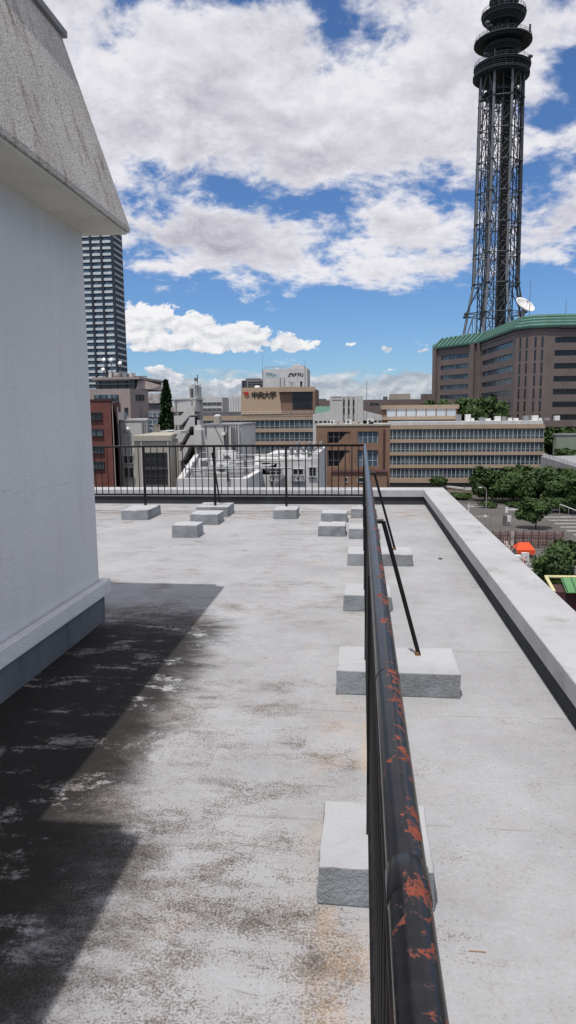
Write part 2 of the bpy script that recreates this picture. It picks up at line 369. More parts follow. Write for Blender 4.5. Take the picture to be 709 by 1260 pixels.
M['blockside'] = plaster('blue_grey_block_side', (.33,.35,.375), (.26,.28,.30), (.10,.095,.09), .55, 1.0, 60, False)  # darker blue-grey for block faces that don't point up
M['kerb'] = plaster('coated_parapet', (.41,.412,.425), (.35,.352,.362), (.20,.19,.175), .62, .5, 50, False, 3.2)
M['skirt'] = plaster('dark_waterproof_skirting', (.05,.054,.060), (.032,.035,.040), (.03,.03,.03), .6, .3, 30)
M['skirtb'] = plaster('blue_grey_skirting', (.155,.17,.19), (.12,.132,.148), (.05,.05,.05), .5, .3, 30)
def railmat():
    m = bpy.data.materials.new('flaking_black_paint'); m.use_nodes = True; g = NG(m.node_tree); bs = g.n['Principled BSDF']
    tc = g.n.new('ShaderNodeTexCoord').outputs['Object']; x, y, z = g.sep(tc)
    n = g.noise(g.mapping(tc, scale=(1, .75, 1)), 62, 6, .62, .5); f = g.noise(tc, 210, 3, .7)
    big = g.noise(g.mapping(tc, loc=(1.3, .7, 0), scale=(1, 1, 1)), 9, 3, .6)
    near = g.rng(y, 2.6, .5, -.075, .035, False)
    side = g.rng(x, -.014, .022, -.045, .035)
    v = g.add(g.add(g.add(g.mul(n, .62), g.mul(big, .38)), near), g.add(side, g.mul(g.sub(f, .5), .06)))
    r = g.rng(v, .612, .632); halo = g.rng(v, .585, .62, 0, .6)
    col = g.mix(g.rng(g.noise(tc, 30, 5, .7), .4, .7), (.004,.004,.005), (.011,.010,.011))
    col = g.mix(halo, col, (.055,.035,.038))
    rc = g.mix(g.rng(g.noise(tc, 90, 4, .7), .4, .62), (.24,.046,.020), (.09,.026,.014))
    col = g.mix(r, col, rc)
    g.l.new(col, bs.inputs['Base Color']); g.l.new(g.add(g.mul(r, .45), g.add(.20, g.mul(f, .1))), bs.inputs['Roughness'])
    bs.inputs['Specular IOR Level'].default_value = .5
    bp = g.n.new('ShaderNodeBump'); bp.inputs['Strength'].default_value = .5; bp.inputs['Distance'].default_value = .002
    g.l.new(g.add(g.mul(r, -.8), g.mul(f, .3)), bp.inputs['Height']); g.l.new(bp.outputs[0], bs.inputs['Normal'])
    return m
M['rail'] = railmat()
M['bar'] = mat('black_painted_bar', (.006,.0055,.006), .5, (.035,.015,.010), 14, .8, lo=.58, hi=.70, spec=.28)
M['rustfoot'] = mat('rusty_foot', (.30,.15,.05), .9, (.12,.05,.02), 60, 1)

# ================================================================== our roof
deck = MB()
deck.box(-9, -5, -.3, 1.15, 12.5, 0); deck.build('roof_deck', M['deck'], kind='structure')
t = thing('roof_host_block', 'white rendered upper walls of the block under the weathered roof terrace', 'building', (-4, 4, GZ))
B(-9, -5, GZ, 1.42, 12.80, -.31).build('wall', M['white'], t)

t = thing('parapet_wall', 'low pale grey concrete parapet running round the roof terrace edge', 'parapet', (1.3, 12.6, -.3))
u = MB(); PT = .268; Yp = 12.45
u.prism([(1.08,-5),(1.47,-5),(1.47,12.86),(-9,12.86),(-9,12.42),(1.08,12.42)], .142, PT)
u.build('coping', M['kerb'], t, bevel=.008)
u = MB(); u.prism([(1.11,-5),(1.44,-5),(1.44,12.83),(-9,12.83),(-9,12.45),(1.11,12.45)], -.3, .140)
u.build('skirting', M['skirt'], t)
B(.9,0,0,.9,0,0)
MB().lathe((.874, 7.77, .0), [(.024,0),(.024,.006),(.017,.012),(.004,.014)], 14).build('roof_plug', M['black'], label='small black round plug on the pale roof near the long parapet', cat='roof plug')
MB().box(.330,1.955,.0,.382,1.9575,.003).build('twig', M['wood'], label='tiny brown twig lying on the pale roof right of the rusty handrail', cat='twig')

# house on the roof (left)
t = thing('rooftop_house', 'white rendered rooftop house with rough grey sloping eave at the left edge', 'building', (-4, 3, 0))
wm = MB(); wm.box(-8.8, -4.9, .0, -2.09, 5.20, 3.06); wm.build('wall', M['hwall'], t, bevel=.012)
lm = MB(); lm.prism([(-2.08,-4.95),(-2.02,-4.95),(-2.02,5.27),(-8.9,5.27),(-8.9,5.21),(-2.08,5.21)], .225, .338); lm.build('plinth_ledge', M['hwall'], t, bevel=.008)
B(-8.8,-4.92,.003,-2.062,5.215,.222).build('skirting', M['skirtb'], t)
def mansard(x1, y0, y1, zb, zt, ins, hip0=0.0):
    m = MB(); lip = .035
    xl = -8.95
    o = [(xl,y0),(x1,y0),(x1,y1),(xl,y1)]; i = [(xl,y0+hip0),(x1-ins,y0+hip0),(x1-ins,y1-ins*1.25),(xl,y1-ins*1.25)]
    vs = [(*p,zb) for p in o]+[(*p,zb+lip) for p in o]+[(*p,zt) for p in i]
    return m.add(vs, [(3,2,1,0)]+[(k,(k+1)%4,4+(k+1)%4,4+k) for k in range(4)]+[(4+k,4+(k+1)%4,8+(k+1)%4,8+k) for k in range(4)]+[(8,9,10,11)])
mansard(-1.757, -4.0, 5.30, 3.003, 4.20, .30).build('sloping_eave', M['mans'], t)
mansard(-1.30, -4.9, 1.37, 2.998, 4.19, .30).build('sloping_eave', M['mans'], t)
sf = MB(); sf.prism([(-8.9,-3.98),(-1.775,-3.98),(-1.775,5.28),(-8.9,5.28)], 2.985, 3.0); sf.build('soffit', M['soff'], t)
cp = MB(); cp.prism([(-8.9,-4.85),(-2.03,-4.85),(-2.03,4.96),(-8.9,4.96)], 4.203, 4.245); cp.build('cap_flashing', M['greyc'], t)
cp = MB(); cp.prism([(-8.9,-4.87),(-1.57,-4.87),(-1.57,1.03),(-8.9,1.03)], 4.193, 4.20); cp.build('cap_flashing', M['greyc'], t)

# concrete blocks
def block(x0, y0, x1, y1, h, label):
    m = MB(); j = lambda: random.uniform(-.006, .006)
    m.hexa([(x0+j(),y0+j(),.0),(x1+j(),y0+j(),.0),(x1+j(),y1+j(),.0),(x0+j(),y1+j(),.0),(x0+.004,y0+.004,h+j()*.5),(x1-.004,y0+.004,h+j()*.5),(x1-.004,y1-.004,h+j()*.5),(x0+.004,y1-.004,h+j()*.5)])
    o = m.build('concrete_block', M['block'], label=label, cat='concrete block', group='concrete blocks on the roof', bevel=.006)
    bm = bmesh.new(); bm.from_mesh(o.data); bmesh.ops.subdivide_edges(bm, edges=bm.edges[:], cuts=7, use_grid_fill=True)
    from mathutils import noise as mn
    for v in bm.verts:
        wv = v.co + o.location; nn = mn.noise_vector(wv*13); edge = 1.0
        v.co += nn*.005
        if mn.noise(wv*9+Vector((5,2,1))) > .38 and v.co.z > .09: v.co.z -= .006; v.co += nn*.006
        if v.co.z < .012: v.co.z = 0
    bm.to_mesh(o.data); bm.free()
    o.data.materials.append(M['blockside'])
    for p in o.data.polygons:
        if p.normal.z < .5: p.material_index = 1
    return o
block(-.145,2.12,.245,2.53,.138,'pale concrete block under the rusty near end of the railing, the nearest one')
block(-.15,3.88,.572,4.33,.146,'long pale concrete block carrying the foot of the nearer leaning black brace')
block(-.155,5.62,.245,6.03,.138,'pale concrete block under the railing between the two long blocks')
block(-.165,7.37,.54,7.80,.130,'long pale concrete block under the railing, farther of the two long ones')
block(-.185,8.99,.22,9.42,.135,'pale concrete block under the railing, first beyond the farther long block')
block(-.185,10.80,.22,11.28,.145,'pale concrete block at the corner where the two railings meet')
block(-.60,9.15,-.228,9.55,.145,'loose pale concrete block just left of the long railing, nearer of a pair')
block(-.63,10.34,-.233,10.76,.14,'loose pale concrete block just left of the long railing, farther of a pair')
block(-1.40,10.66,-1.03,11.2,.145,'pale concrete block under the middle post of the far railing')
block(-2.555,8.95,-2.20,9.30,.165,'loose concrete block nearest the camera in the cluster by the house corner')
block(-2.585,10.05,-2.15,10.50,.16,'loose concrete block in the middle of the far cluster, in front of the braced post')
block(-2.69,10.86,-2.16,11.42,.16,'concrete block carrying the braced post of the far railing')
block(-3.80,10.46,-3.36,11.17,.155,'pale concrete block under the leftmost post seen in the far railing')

# railings
HR, RX, RY, BZ = 1.137, .041, 11.10, .33
def bar(x, y, z0, z1, w=.0062): return MB().tube((x,y,z0),(x,y,z1), w, n=6)
t = thing('steel_railing', 'long black steel railing with rust blotched round handrail along the walkway', 'railing', (RX, 5, 0))
def HX(y): return .0535-.0022*y
def BX(y): return .0405-.0022*y
hrm = MB()
N = 180; n = 20; vs = []; fs = []
ys = [-1.6+(RY+.02+1.6)*(k/N) for k in range(N+1)]
for k, yy in enumerate(ys):
    for i in range(n):
        a = 2*math.pi*i/n; vs.append((HX(yy)+.0232*math.cos(a), yy, HR-.012+.0232*math.sin(a)))
for k in range(N):
    for i in range(n): fs.append((k*n+i, (k+1)*n+i, (k+1)*n+(i+1)%n, k*n+(i+1)%n))
fs += [tuple(range(n)), tuple(reversed([N*n+i for i in range(n)]))]
hrm.add(vs, fs); hr = hrm.build('handrail', M['rail'], t, smooth=True)
sm = MB()
for yy in (.735, 6.3): 
    sm.lathe((0,0,0), [(.0234,-.05),(.0262,-.045),(.0262,.045),(.0234,.05)], 20)
sm = MB()
def ring(mb, yy, prof):
    k = len(prof); vs = []
    for r, o in prof:
        for i in range(20):
            a = 2*math.pi*i/20; vs.append((HX(yy)+r*math.cos(a), yy+o, HR-.012+r*math.sin(a)))
    mb.add(vs, [(j*20+i,(j+1)*20+i,(j+1)*20+(i+1)%20,j*20+(i+1)%20) for j in range(k-1) for i in range(20)])
ring(sm, .70, [(.0228,-.030),(.0246,-.026),(.0246,.024),(.0228,.028)])
sm.build('sleeve_joint', M['rail'], t, smooth=True)
sm = MB(); ring(sm, 1.30, [(.0230,-.006),(.0243,-.003),(.0243,.003),(.0230,.006)]); sm.build('weld_seam', M['rail'], t, smooth=True)
def skewbar(y0, y1, w, z0, z1):
    return MB().hexa([(BX(y0)-w,y0,z0),(BX(y0)+w,y0,z0),(BX(y1)+w,y1,z0),(BX(y1)-w,y1,z0),(BX(y0)-w,y0,z1),(BX(y0)+w,y0,z1),(BX(y1)+w,y1,z1),(BX(y1)-w,y1,z1)])
skewbar(-1.6, RY, .014, BZ-.008, BZ+.008).build('bottom_rail', M['bar'], t)
skewbar(-1.6, RY, .012, 1.092, 1.102).build('sub_rail', M['bar'], t)
posts = [2.33, 4.10, 5.83, 7.58, 9.2, RY-.02]
for yy in posts: B(BX(yy)-.016, yy-.016, .125, BX(yy)+.016, yy+.016, 1.09).build('post', M['bar'], t)
yy = .32; k = 0
while yy < RY-.05:
    if min(abs(yy-p) for p in posts) > .03:
        o = bar(BX(yy), yy, BZ+.008, 1.092, .0075).build('baluster', M['bar'], t); k += 1
    yy += .1125
for fy, fx, h in ((4.19, .352, .146), (7.62, .36, .130)):
    b = MB(); top = (.125, fy, .985); b.tube((fx, fy, h), top, .0135, n=10); b.tube(top, (RX+.0, fy, .985), .0135, n=10)
    b.tube((.125-.012,fy,.985),(.125+.002,fy,.985), .0150, n=10)
    o = b.build('brace', M['bar'], t)
    cl = MB().tube((fx-.007, fy, h+.0), (fx-.012, fy, h+.022), .0165, n=10).build('foot_plate', M['rustfoot'], o)
t = thing('steel_railing', 'black steel railing across the far end of the roof terrace', 'railing', (-2.5, RY, 0))
f = MB().tube((-8.9, RY, HR-.008), (RX-.02, RY, HR-.008), .019, n=12); f.build('handrail', M['bar'], t, smooth=True)
B(-8.9, RY-.012, BZ-.014, RX-.02, RY+.012, BZ+.014).build('bottom_rail', M['bar'], t)
posts = [-8.0, -6.8, -5.2, -3.60, -2.415, -1.235]
for xx in posts: B(xx-.017, RY-.017, .003, xx+.017, RY+.017, HR-.02).build('post', M['bar'], t)
xx = RX-.1105
while xx > -5.4:
    if min(abs(xx-p) for p in posts) > .03: bar(xx, RY, BZ+.008, HR-.02, .0082).build('baluster', M['bar'], t)
    xx -= .1065
b = MB(); b.tube((-2.39, 11.36, .155), (-2.455, 11.13, 1.02), .014, n=8); b.build('brace', M['bar'], t)

# ================================================================== the city
def ribbon(root, A, B_, s0, s1, z0, z1, bay, glass, frame='frame', rec=.35, mull=.09, name='window_band', sill=True):
    """a strip of windows set back between two floor bands, with its mullions"""
    gq = MB().wb(A, B_, s0, s1, z0, z1, -rec-.25, -rec).build(name, M[glass], root)
    mb = MB(); n_ = max(1, round((s1-s0)/bay)); st = (s1-s0)/n_
    for i in range(n_+1): mb.wb(A, B_, max(s0, s0+i*st-mull/2), min(s1, s0+i*st+mull/2), z0, z1, -rec+.001, -rec+.14)
    if sill: mb.wb(A, B_, s0, s1, z0+(z1-z0)*.26, z0+(z1-z0)*.26+.07, -rec+.002, -rec+.09)
    mb.build('mullions', M[frame], gq); return gq
def window(root, A, B_, s0, s1, z0, z1, glass='glass', frame='frame', nv=2, fw=.07, name='window', nh=1):
    gq = MB().wb(A, B_, s0, s1, z0, z1, -.2, .02).build(name, M[glass], root)
    mb = MB()
    mb.wb(A, B_, s0-fw, s1+fw, z1, z1+fw, -.05, .09).wb(A, B_, s0-fw, s1+fw, z0-fw, z0, -.05, .12)
    for i in range(nv+1):
        s = s0+(s1-s0)*i/nv; mb.wb(A, B_, s-fw/2, s+fw/2, z0, z1, 0, .07)
    for i in range(1, nh):
        zz = z0+(z1-z0)*i/nh; mb.wb(A, B_, s0, s1, zz-fw/2, zz+fw/2, 0, .06)
    mb.build('window_frame', M[frame], gq); return gq
def ln(A, B_): return (Vector(B_[:2])-Vector(A[:2])).length
def railbox(root, pts, z, h=1.0, mt='metalg', r=.035, sp=1.0, name='roof_railing'):
    mb = MB()
    for a, b in zip(pts, pts[1:]):
        a = Vector((*a, z)); b = Vector((*b, z)); L = (b-a).length; k = max(1, int(L/sp))
        for i in range(k+1):
            p = a.lerp(b, i/k); mb.tube(p, p+Vector((0,0,h)), r*.8, n=5)
        for hh in (h, h*.55): mb.tube(a+Vector((0,0,hh)), b+Vector((0,0,hh)), r, n=5)
    return mb.build(name, M[mt], root)
def ac(x, y, z, s=.8):
    m = MB(); m.box(x, y, z, x+s, y+s*.45, z+s*.8); return m
def acunits(root, lst):
    for (x, y, z, s) in lst:
        a = ac(x, y, z, s).build('condenser_unit', M['metalw'], root)
        c = MB(); q = []
        for i in range(12):
            t_ = math.pi*2*i/12; q.append((x+s*.42+math.cos(t_)*s*.28, y-.012, z+s*.4+math.sin(t_)*s*.28))
        c.add(q, [tuple(range(12))]); c.build('fan_grille', M['greyd'], a)

# ground, hill, road
def sheet(pts, z): return MB().add([(x,y,z) for x,y in pts], [tuple(range(len(pts)))])
sheet([(-3000,-400),(3000,-400),(3000,5000),(-3000,5000)], GZ).build('ground', M['paving'], kind='structure')
m = MB(); m.add([(2,226,GZ),(30,212,GZ),(62,196,GZ),(400,190,GZ),(400,420,GZ),(2,420,GZ),(2,240,-4),(34,228,-4),(70,214,-5),(400,206,-5),(400,420,-5),(2,420,-4)],
  [(0,1,7,6),(1,2,8,7),(2,3,9,8),(3,4,10,9),(4,5,11,10),(5,0,6,11),(6,7,8,9,10,11)]); m.build('hill', M['soil'], kind='structure')
Yr0, Yr1 = 120, 166
sheet([(-60,Yr0+6),(22,Yr0-2),(400,Yr0+0),(400,150),(24,166),(-60,180)], GZ+.004).build('road', M['asphalt'], kind='structure')
sheet([(34,196),(36,168),(26,120),(24,60),(31,60),(34,120),(46,164),(46,196)], GZ+.008).build('side_road', M['asphalt'], kind='structure')
pm = MB()
for i in range(6): 
    y = 124+i*4.2; pm.add([(p[0],p[1],GZ+.012) for p in [(37,y),(62,y+.9),(62,y+2.1),(37,y+1.2)]], [(0,1,2,3)])
for i in range(9):
    x = 18+i*5.5; pm.add([(x,146,GZ+.0125),(x+2.8,146.2,GZ+.0125),(x+2.8,146.9,GZ+.0125),(x,146.7,GZ+.0125)], [(0,1,2,3)])
pm.add([(20,160.2,GZ+.0125),(30,161.5,GZ+.0125),(30,161.9,GZ+.0125),(20,160.6,GZ+.0125)],[(0,1,2,3)])
pm.build('road_marking', M['paint'], kind='structure')
km = MB()
for a, b in [((18,167.2),(30,163)),((30,163),(34,158)),((40,153),(120,150.5)),((-60,Yr0+5.4),(22,Yr0-3))]: km.wb(a, b, 0, ln(a,b), GZ, GZ+.14, 0, .3)
km.build('kerb', M['greyc'], kind='structure')

# ---- university block with sign
Y = 200
x0, x1 = X(243,Y), X(387,Y); xl = X(218, Y)
t = thing('university_building', 'tan university building with big black lettering on its roof wall', 'building', ((x0+x1)/2, Y, GZ))
A, Bq = (xl, Y), (x1, Y); L = x1-xl
MB().box(xl+.3, Y+.7, GZ, x1-.3, Y+26, Z(505,Y)).build('core_wall', M['greyd'], t)
for pb, pt in ((516,510), (531,526.5), (547,542.5), (562,557.5), (577, 573)):
    MB().box(xl, Y, Z(pb,Y), x1, Y+26.2, Z(pt,Y)).build('floor_band', M['beige'], t)
for pb, pt in ((526.5,516), (542.5,531), (557.5,547), (573,562)):
    ribbon(t, A, Bq, .1, L-.1, Z(pb,Y)+.003, Z(pt,Y)-.003, 1.45, 'glass', rec=.3)
    # back/side glazing return
MB().box(X(299,Y), Y+.2, Z(510,Y), x1-.2, Y+24, Z(476.5,Y)).build('penthouse_core', M['brown'], t)
sw = MB(); a = at(297,508,Y); 
sw.add([(X(296.5,Y),Y-.05,Z(509,Y)),(X(347,Y),Y-.05,Z(509,Y)),(X(344,Y),Y-.05,Z(475,Y)),(X(297.5,Y),Y-.05,Z(475,Y)),
        (X(296.5,Y),Y+.19,Z(509,Y)),(X(347,Y),Y+.19,Z(509,Y)),(X(344,Y),Y+.19,Z(475,Y)),(X(297.5,Y),Y+.19,Z(475,Y))], [(0,1,2,3),(7,6,5,4),(1,5,6,2),(0,3,7,4),(3,2,6,7),(0,4,5,1)])
sw.build('sign_wall', M['tan'], t)
MB().box(X(343.5,Y), Y-.9, Z(481,Y), x1+.3, Y+.15, Z(475,Y)).build('roof_canopy', M['beige'], t)
MB().box(X(360,Y), Y+.05, Z(502,Y), x1-.6, Y+.195, Z(482,Y)).build('penthouse_window', M['glassd'], t)
MB().box(x1-.4, Y-.85, Z(509,Y), x1+.3, Y+.1, Z(481.1,Y)).build('fin_wall', M['brown'], t)
railbox(t, [(X(298,Y),Y-.35),(x1-.5,Y-.35)], Z(510,Y), 1.1, 'frame', .04, 1.6)
def text_obj(s, size, loc, mt, name, parent, ext=.12):
    cu = bpy.data.curves.new('txt', 'FONT'); cu.body = s; cu.size = size; cu.extrude = ext; cu.offset = .035*size/3
    to = bpy.data.objects.new('txt', cu); COL.objects.link(to)
    dg = bpy.context.evaluated_depsgraph_get(); me = bpy.data.meshes.new_from_object(to.evaluated_get(dg)); bpy.data.objects.remove(to)
    q = Matrix.Translation(Vector(loc)) @ Matrix.Rotation(R(90), 4, 'X')
    me.transform(Matrix.Translation(-WL[parent.name]) @ q)
    me.materials.clear(); me.materials.append(mt)
    o = bpy.data.objects.new(name, me); COL.objects.link(o); o.parent = parent; return o
sx = X(309.5,Y)
for i, ch in enumerate('中央大学'):
    text_obj(ch, 2.05, (sx+i*1.80, Y-.12, Z(487.5,Y)), M['black'], 'sign_letter', t)
em = MB(); cx, cz = X(304.3,Y), Z(483,Y)
em.tube((cx,Y-.16,cz-.35),(cx,Y-.06,cz-.35),.72,n=18); em.build('emblem_disc', M['brown'], t)
em = MB(); em.tube((cx,Y-.22,cz+.15),(cx,Y-.165,cz+.15),.55,n=14).box(cx-1.1,Y-.215,cz+.25,cx-.2,Y-.17,cz+.55); em.build('emblem_crown', M['red'], t)
for pxm in (300, 308): MB().tube((X(pxm,Y),Y+4,Z(475,Y)-3),(X(pxm,Y),Y+4,Z(468,Y)),.12,n=5).build('roof_pipe', M['greyd'], t)
MB().lathe((X(316,Y),Y+2,Z(476.5,Y)), [(.9,0),(.9,.5),(.6,.9),(0.1,1)], 12).build('vent_cowl', M['metalw'], t)

# white tower behind
Y = 232; x0, x1 = X(323.5,Y), X(373,Y); zt = Z(452,Y)
t = thing('white_service_tower', 'white windowless tower block behind the sign wall with blurred dark lettering', 'building', ((x0+x1)/2, Y, GZ))
MB().box(x0, Y, GZ, X(358,Y), Y+14, zt).build('wall', M['whiteb'], t)
m = MB(); m.box(X(358.02,Y), Y-.0, GZ, X(378.5,Y), Y+12, zt); m.build('wing_wall', M['whiteb'], t)
m = MB(); m.prism([(X(358,Y),Y+.4),(X(374,Y),Y+.4),(X(374,Y),Y+9),(X(358,Y),Y+9)], zt+.003, Z(448.5,Y)); m.box(X(361,Y),Y+2,Z(448.5,Y)+.003,X(370,Y),Y+8,Z(446,Y)); m.build('stepped_top', M['whiteb'], t)
def glyphs(x, z, y, w, h, n, mt, name, dark=.6):
    mb = MB(); st = w/n; rr = random.Random(n*7+1)
    for i in range(n):
        xx = x+i*st
        for k in range(4):
            a = rr.random(); 
            if a < .5: q = rr.uniform(0, st*.7); mb.box(xx+q, y-.05, z+rr.uniform(0,h*.35), xx+q+st*.2, y, z+h*rr.uniform(.6,1))
            else: q = rr.uniform(0, h*.8); mb.box(xx, y-.056-k*.003, z+q, xx+st*.8, y, z+q+h*.17)
    return mb.build(name, mt, t)
glyphs(X(328,Y), Z(462,Y), Y, X(341,Y)-X(328,Y), 1.5, 5, mat('blue_grey_lettering', (.13,.19,.22), .6), 'blurred_lettering')
glyphs(X(355,Y), Z(462.5,Y), Y, X(374,Y)-X(355,Y), 1.45, 7, M['black'], 'blurred_lettering')
for i, (a, b) in enumerate(((328,343),(344,352))):
    MB().box(X(a,Y), Y-.03, Z(463,Y), X(b,Y), Y-.002, Z(457,Y)).build('sign_panel', mat('pale_blue_panel', (.40,.50,.55), .6) if i == 0 else M['balc'], t)
window(t, (0,Y), (1,Y), X(369.5,Y), X(372.5,Y), Z(474,Y), Z(468,Y), 'glassd', nv=1)
for p in (345, 350): MB().box(X(p,Y), Y-.2, Z(479,Y), X(p+1,Y), Y-.003, Z(463.5,Y)).build('downpipe', M['greyc'], t)
m = MB(); m.tube((X(360,Y),Y-1,Z(470,Y)),(X(360,Y),Y-1,Z(479,Y)),.12,n=5).box(X(356,Y),Y-1.2,Z(470,Y),X(363,Y),Y-.8,Z(469.4,Y)); m.build('roof_bracket', M['greyd'], t)
for px_, top in ((323.5,423),(375.5,440)): MB().tube((X(px_,Y),Y-.2,Z(478,Y)),(X(px_,Y,top),Y-.2,Z(top,Y)),.07,.03,n=5).build('aerial_mast', M['greyd'], t)
railbox(t, [(X(326,Y),Y+1),(X(355,Y),Y+1)], zt, .9, 'greyc', .06, 2)
# louvred grey block left of it
Y = 236; t = thing('louvred_plant_block', 'small grey louvred rooftop block left of the white tower', 'building', (X(311,Y), Y, GZ))
MB().box(X(298,Y), Y, GZ, X(323,Y), Y+8, Z(466,Y)).build('wall', M['greyc'], t)
m = MB()
for k in range(4): m.box(X(306,Y), Y-.1, Z(469+k*3,Y), X(323,Y), Y-.003, Z(467.4+k*3,Y))
m.build('louvre', M['framed'], t); m = MB().prism([(X(303,Y),Y+1),(X(320,Y),Y+1),(X(320,Y),Y+5),(X(303,Y),Y+5)], Z(466,Y)+.003, Z(463.5,Y)); m.build('roof_tank', M['greyd'], t)
MB().box(X(299,Y), Y-.3, Z(478,Y), X(304,Y), Y-.003, Z(466,Y)).build('door', M['navy'], t)
# white box left of sign
Y = 215; t = thing('white_plant_house', 'plain white box house on the tan building roof left of the sign', 'building', (X(290,Y), Y, Z(508,Y)))
MB().box(X(282,Y), Y, Z(512,Y), X(297,Y), Y+6, Z(485.5,Y)).build('wall', M['whiteb'], t)
m = MB(); [m.box(X(284+k*3.2,Y), Y-.05, Z(505,Y), X(284.5+k*3.2,Y), Y-.003, Z(488,Y)) for k in range(4)]; m.build('wall_rib', M['greyc'], t)

# far white building (243-275)
Y = 260; t = thing('far_white_office', 'far white office with a dark ribbon of windows beyond the outdoor staircase', 'building', (X(260,Y), Y, GZ))
MB().box(X(240,Y), Y, GZ, X(274,Y), Y+14, Z(486.5,Y)).build('wall', M['whiteb'], t)
for a, b in ((496,493),(503,500.5)): ribbon(t, (X(244,Y),Y-.62), (X(273,Y),Y-.62), 0, X(273,Y)-X(244,Y), Z(a,Y), Z(b,Y), 1.7, 'glassd', rec=.45)
railbox(t, [(X(245,Y),Y+1),(X(262,Y),Y+1)], Z(486.5,Y), 1.4, 'greyc', .08, 3)

# ---- four-storey block (right)
Y = 204; x0, x1 = X(478,Y), X(671,Y); L = x1-x0
t = thing('four_storey_office', 'long four storey beige banded office with close white mullions above the trees', 'building', ((x0+x1)/2, Y, GZ))
MB().box(x0+.2, Y+.7, GZ, x1-.2, Y+13, Z(521,Y)).build('core_wall', M['greyd'], t)
bands = [(528.5,523.5),(545,541),(560.5,556.5),(576,572),(594,588)]
for i, (pb, pt) in enumerate(bands): MB().box(x0, Y-.1, Z(pb,Y), x1, Y+13.2, Z(pt,Y)).build('floor_band', M['beige'], t)
for (pb, pt) in ((541,528.5),(556.5,545),(572,560.5),(588,576)):
    ribbon(t, (x0,Y), (x1,Y), .1, L-.1, Z(pb,Y)+.003, Z(pt,Y)-.003, 1.22, 'glass', rec=.32, mull=.13)
    q = MB().wb((x1,Y), (x1,Y+12), .2, 12, Z(pb,Y)+.003, Z(pt,Y)-.003, -.4, -.21).build('side_glazing', M['glass'], t)
MB().box(x0+.1, Y+.1, Z(523.4,Y), x1-.4, Y+13, Z(519.5,Y)).build('roof_parapet', M['whiteb'], t)
for i in range(14):
    xx = x0+L*.45+i*2.1+random.uniform(-.5,.5); hh = random.uniform(.5,1.5)
    if i in (0,1): hh = 2.0
    B(xx, Y+3, Z(519.5,Y)+.003, xx+random.uniform(1,1.7), Y+5, Z(519.5,Y)+hh).build('roof_unit', M['metalw'] if i%3 else M['greyc'], t)
MB().box(X(560,Y), Y-3.5, GZ, X(600,Y), Y-.11, Z(588,Y)-4).build('entrance_hall', M['brown'], t)
t = thing('entrance_terrace', 'low beige terrace wall with pale coping in front of the four storey office', 'wall', (X(590,190), 190, GZ))
MB().wb((X(548,197),197), (X(575,190),190), 0, 7.8, GZ, Z(601,193), -.5, 0).wb((X(575.1,190),190), (X(632,190),190), 0, 12.5, GZ, Z(603,190), -.5, 0).build('wall', M['beige'], t)
MB().wb((X(548,197),197), (X(575,190),190), -.1, 7.8, Z(601,193)+.003, Z(599,193), -.6, .15).wb((X(575.1,190),190), (X(632,190),190), .0, 12.6, Z(603,190)+.003, Z(600,190), -.6, .15).build('coping', M['whiteb'], t)
# pavilion on roof
Y = 214; x0, x1 = X(469,Y), X(565,Y)
t = thing('roof_pavilion', 'beige two band pavilion with curtained windows behind the four storey roof', 'building', ((x0+x1)/2, Y, GZ))
MB().box(x0+.4, Y+.6, GZ, x1-.4, Y+10, Z(500.5,Y)).build('core_wall', M['brown'], t)
MB().box(x0, Y, Z(504,Y), x1, Y+10.5, Z(499,Y)).build('floor_band', M['beige'], t)
MB().box(x0, Y, Z(517,Y), x1, Y+10.5, Z(513,Y)).build('floor_band', M['beige'], t)
ribbon(t, (x0,Y), (x1,Y), 1.6, x1-x0-.8, Z(513,Y)+.003, Z(504,Y)-.003, 3.0, 'balc', 'brown', rec=.25, mull=.25, sill=False)
MB().box(X(486,Y), Y+.4, Z(522,Y), X(540,Y), Y+.59, Z(517.2,Y)).build('lower_glazing', M['glassb'], t)

# ---- brown residential block
Y = 110; x0, x1 = X(389,Y), X(480.5,Y); zt = Z(524,Y); L = x1-x0
t = thing('brown_apartment_block', 'brown tiled apartment block with recessed balconies behind the railing corner', 'building', ((x0+x1)/2, Y, GZ))
s = lambda p: X(p,Y)-x0
zr = [Z(577,Y), Z(568,Y)]
wm = MB()
A, Bq = (x0,Y), (x1,Y)
cols = [(s(403),s(431)), (s(440),s(466))]; rows = [(Z(545,Y),Z(531,Y)), (Z(574,Y),Z(554,Y))]
# front wall as piers and spandrels around four real openings
xs = [0, cols[0][0], cols[0][1], cols[1][0], cols[1][1], L]
for a, b in ((xs[0],xs[1]),(xs[2],xs[3]),(xs[4],xs[5])): wm.wb(A, Bq, a, b, GZ, zt, -1.6, 0)
for a, b in cols:
    zz = [GZ, rows[1][0], rows[1][1], rows[0][0], rows[0][1], zt]
    for q in (0,2,4): wm.wb(A, Bq, a+.001, b-.001, zz[q], zz[q+1], -1.6, -.002)
wm.box(x0+.002, Y+1.601, GZ, x1-.002, Y+14, zt-.01)
wm.build('wall', M['brown'], t)
for a, b in cols:
    for z0, z1 in rows:
        k = MB().wb(A, Bq, a+.05, b-.05, z0+.02, z1-.02, -1.59, -1.2 if a < 3 else -.35).build('window', M['glassb'] if a > 3 else M['glassd'], t)
        mb = MB(); n_ = 4; d = -1.2 if a < 3 else -.35
        for i in range(n_+1): mb.wb(A, Bq, a+.05+(b-a-.2)*i/n_, a+.13+(b-a-.2)*i/n_, z0+.02, z1-.02, d+.001, d+.06)
        mb.wb(A, Bq, a+.05, b-.05, z0+.9, z0+.96, d+.002, d+.05)
        mb.build('window_frame', M['frame'], k)
MB().wb(A, Bq, 0-.1, L+.1, zt+.003, zt+.25, -14.1, .1).build('roof_coping', M['cream'], t)
gd = MB()
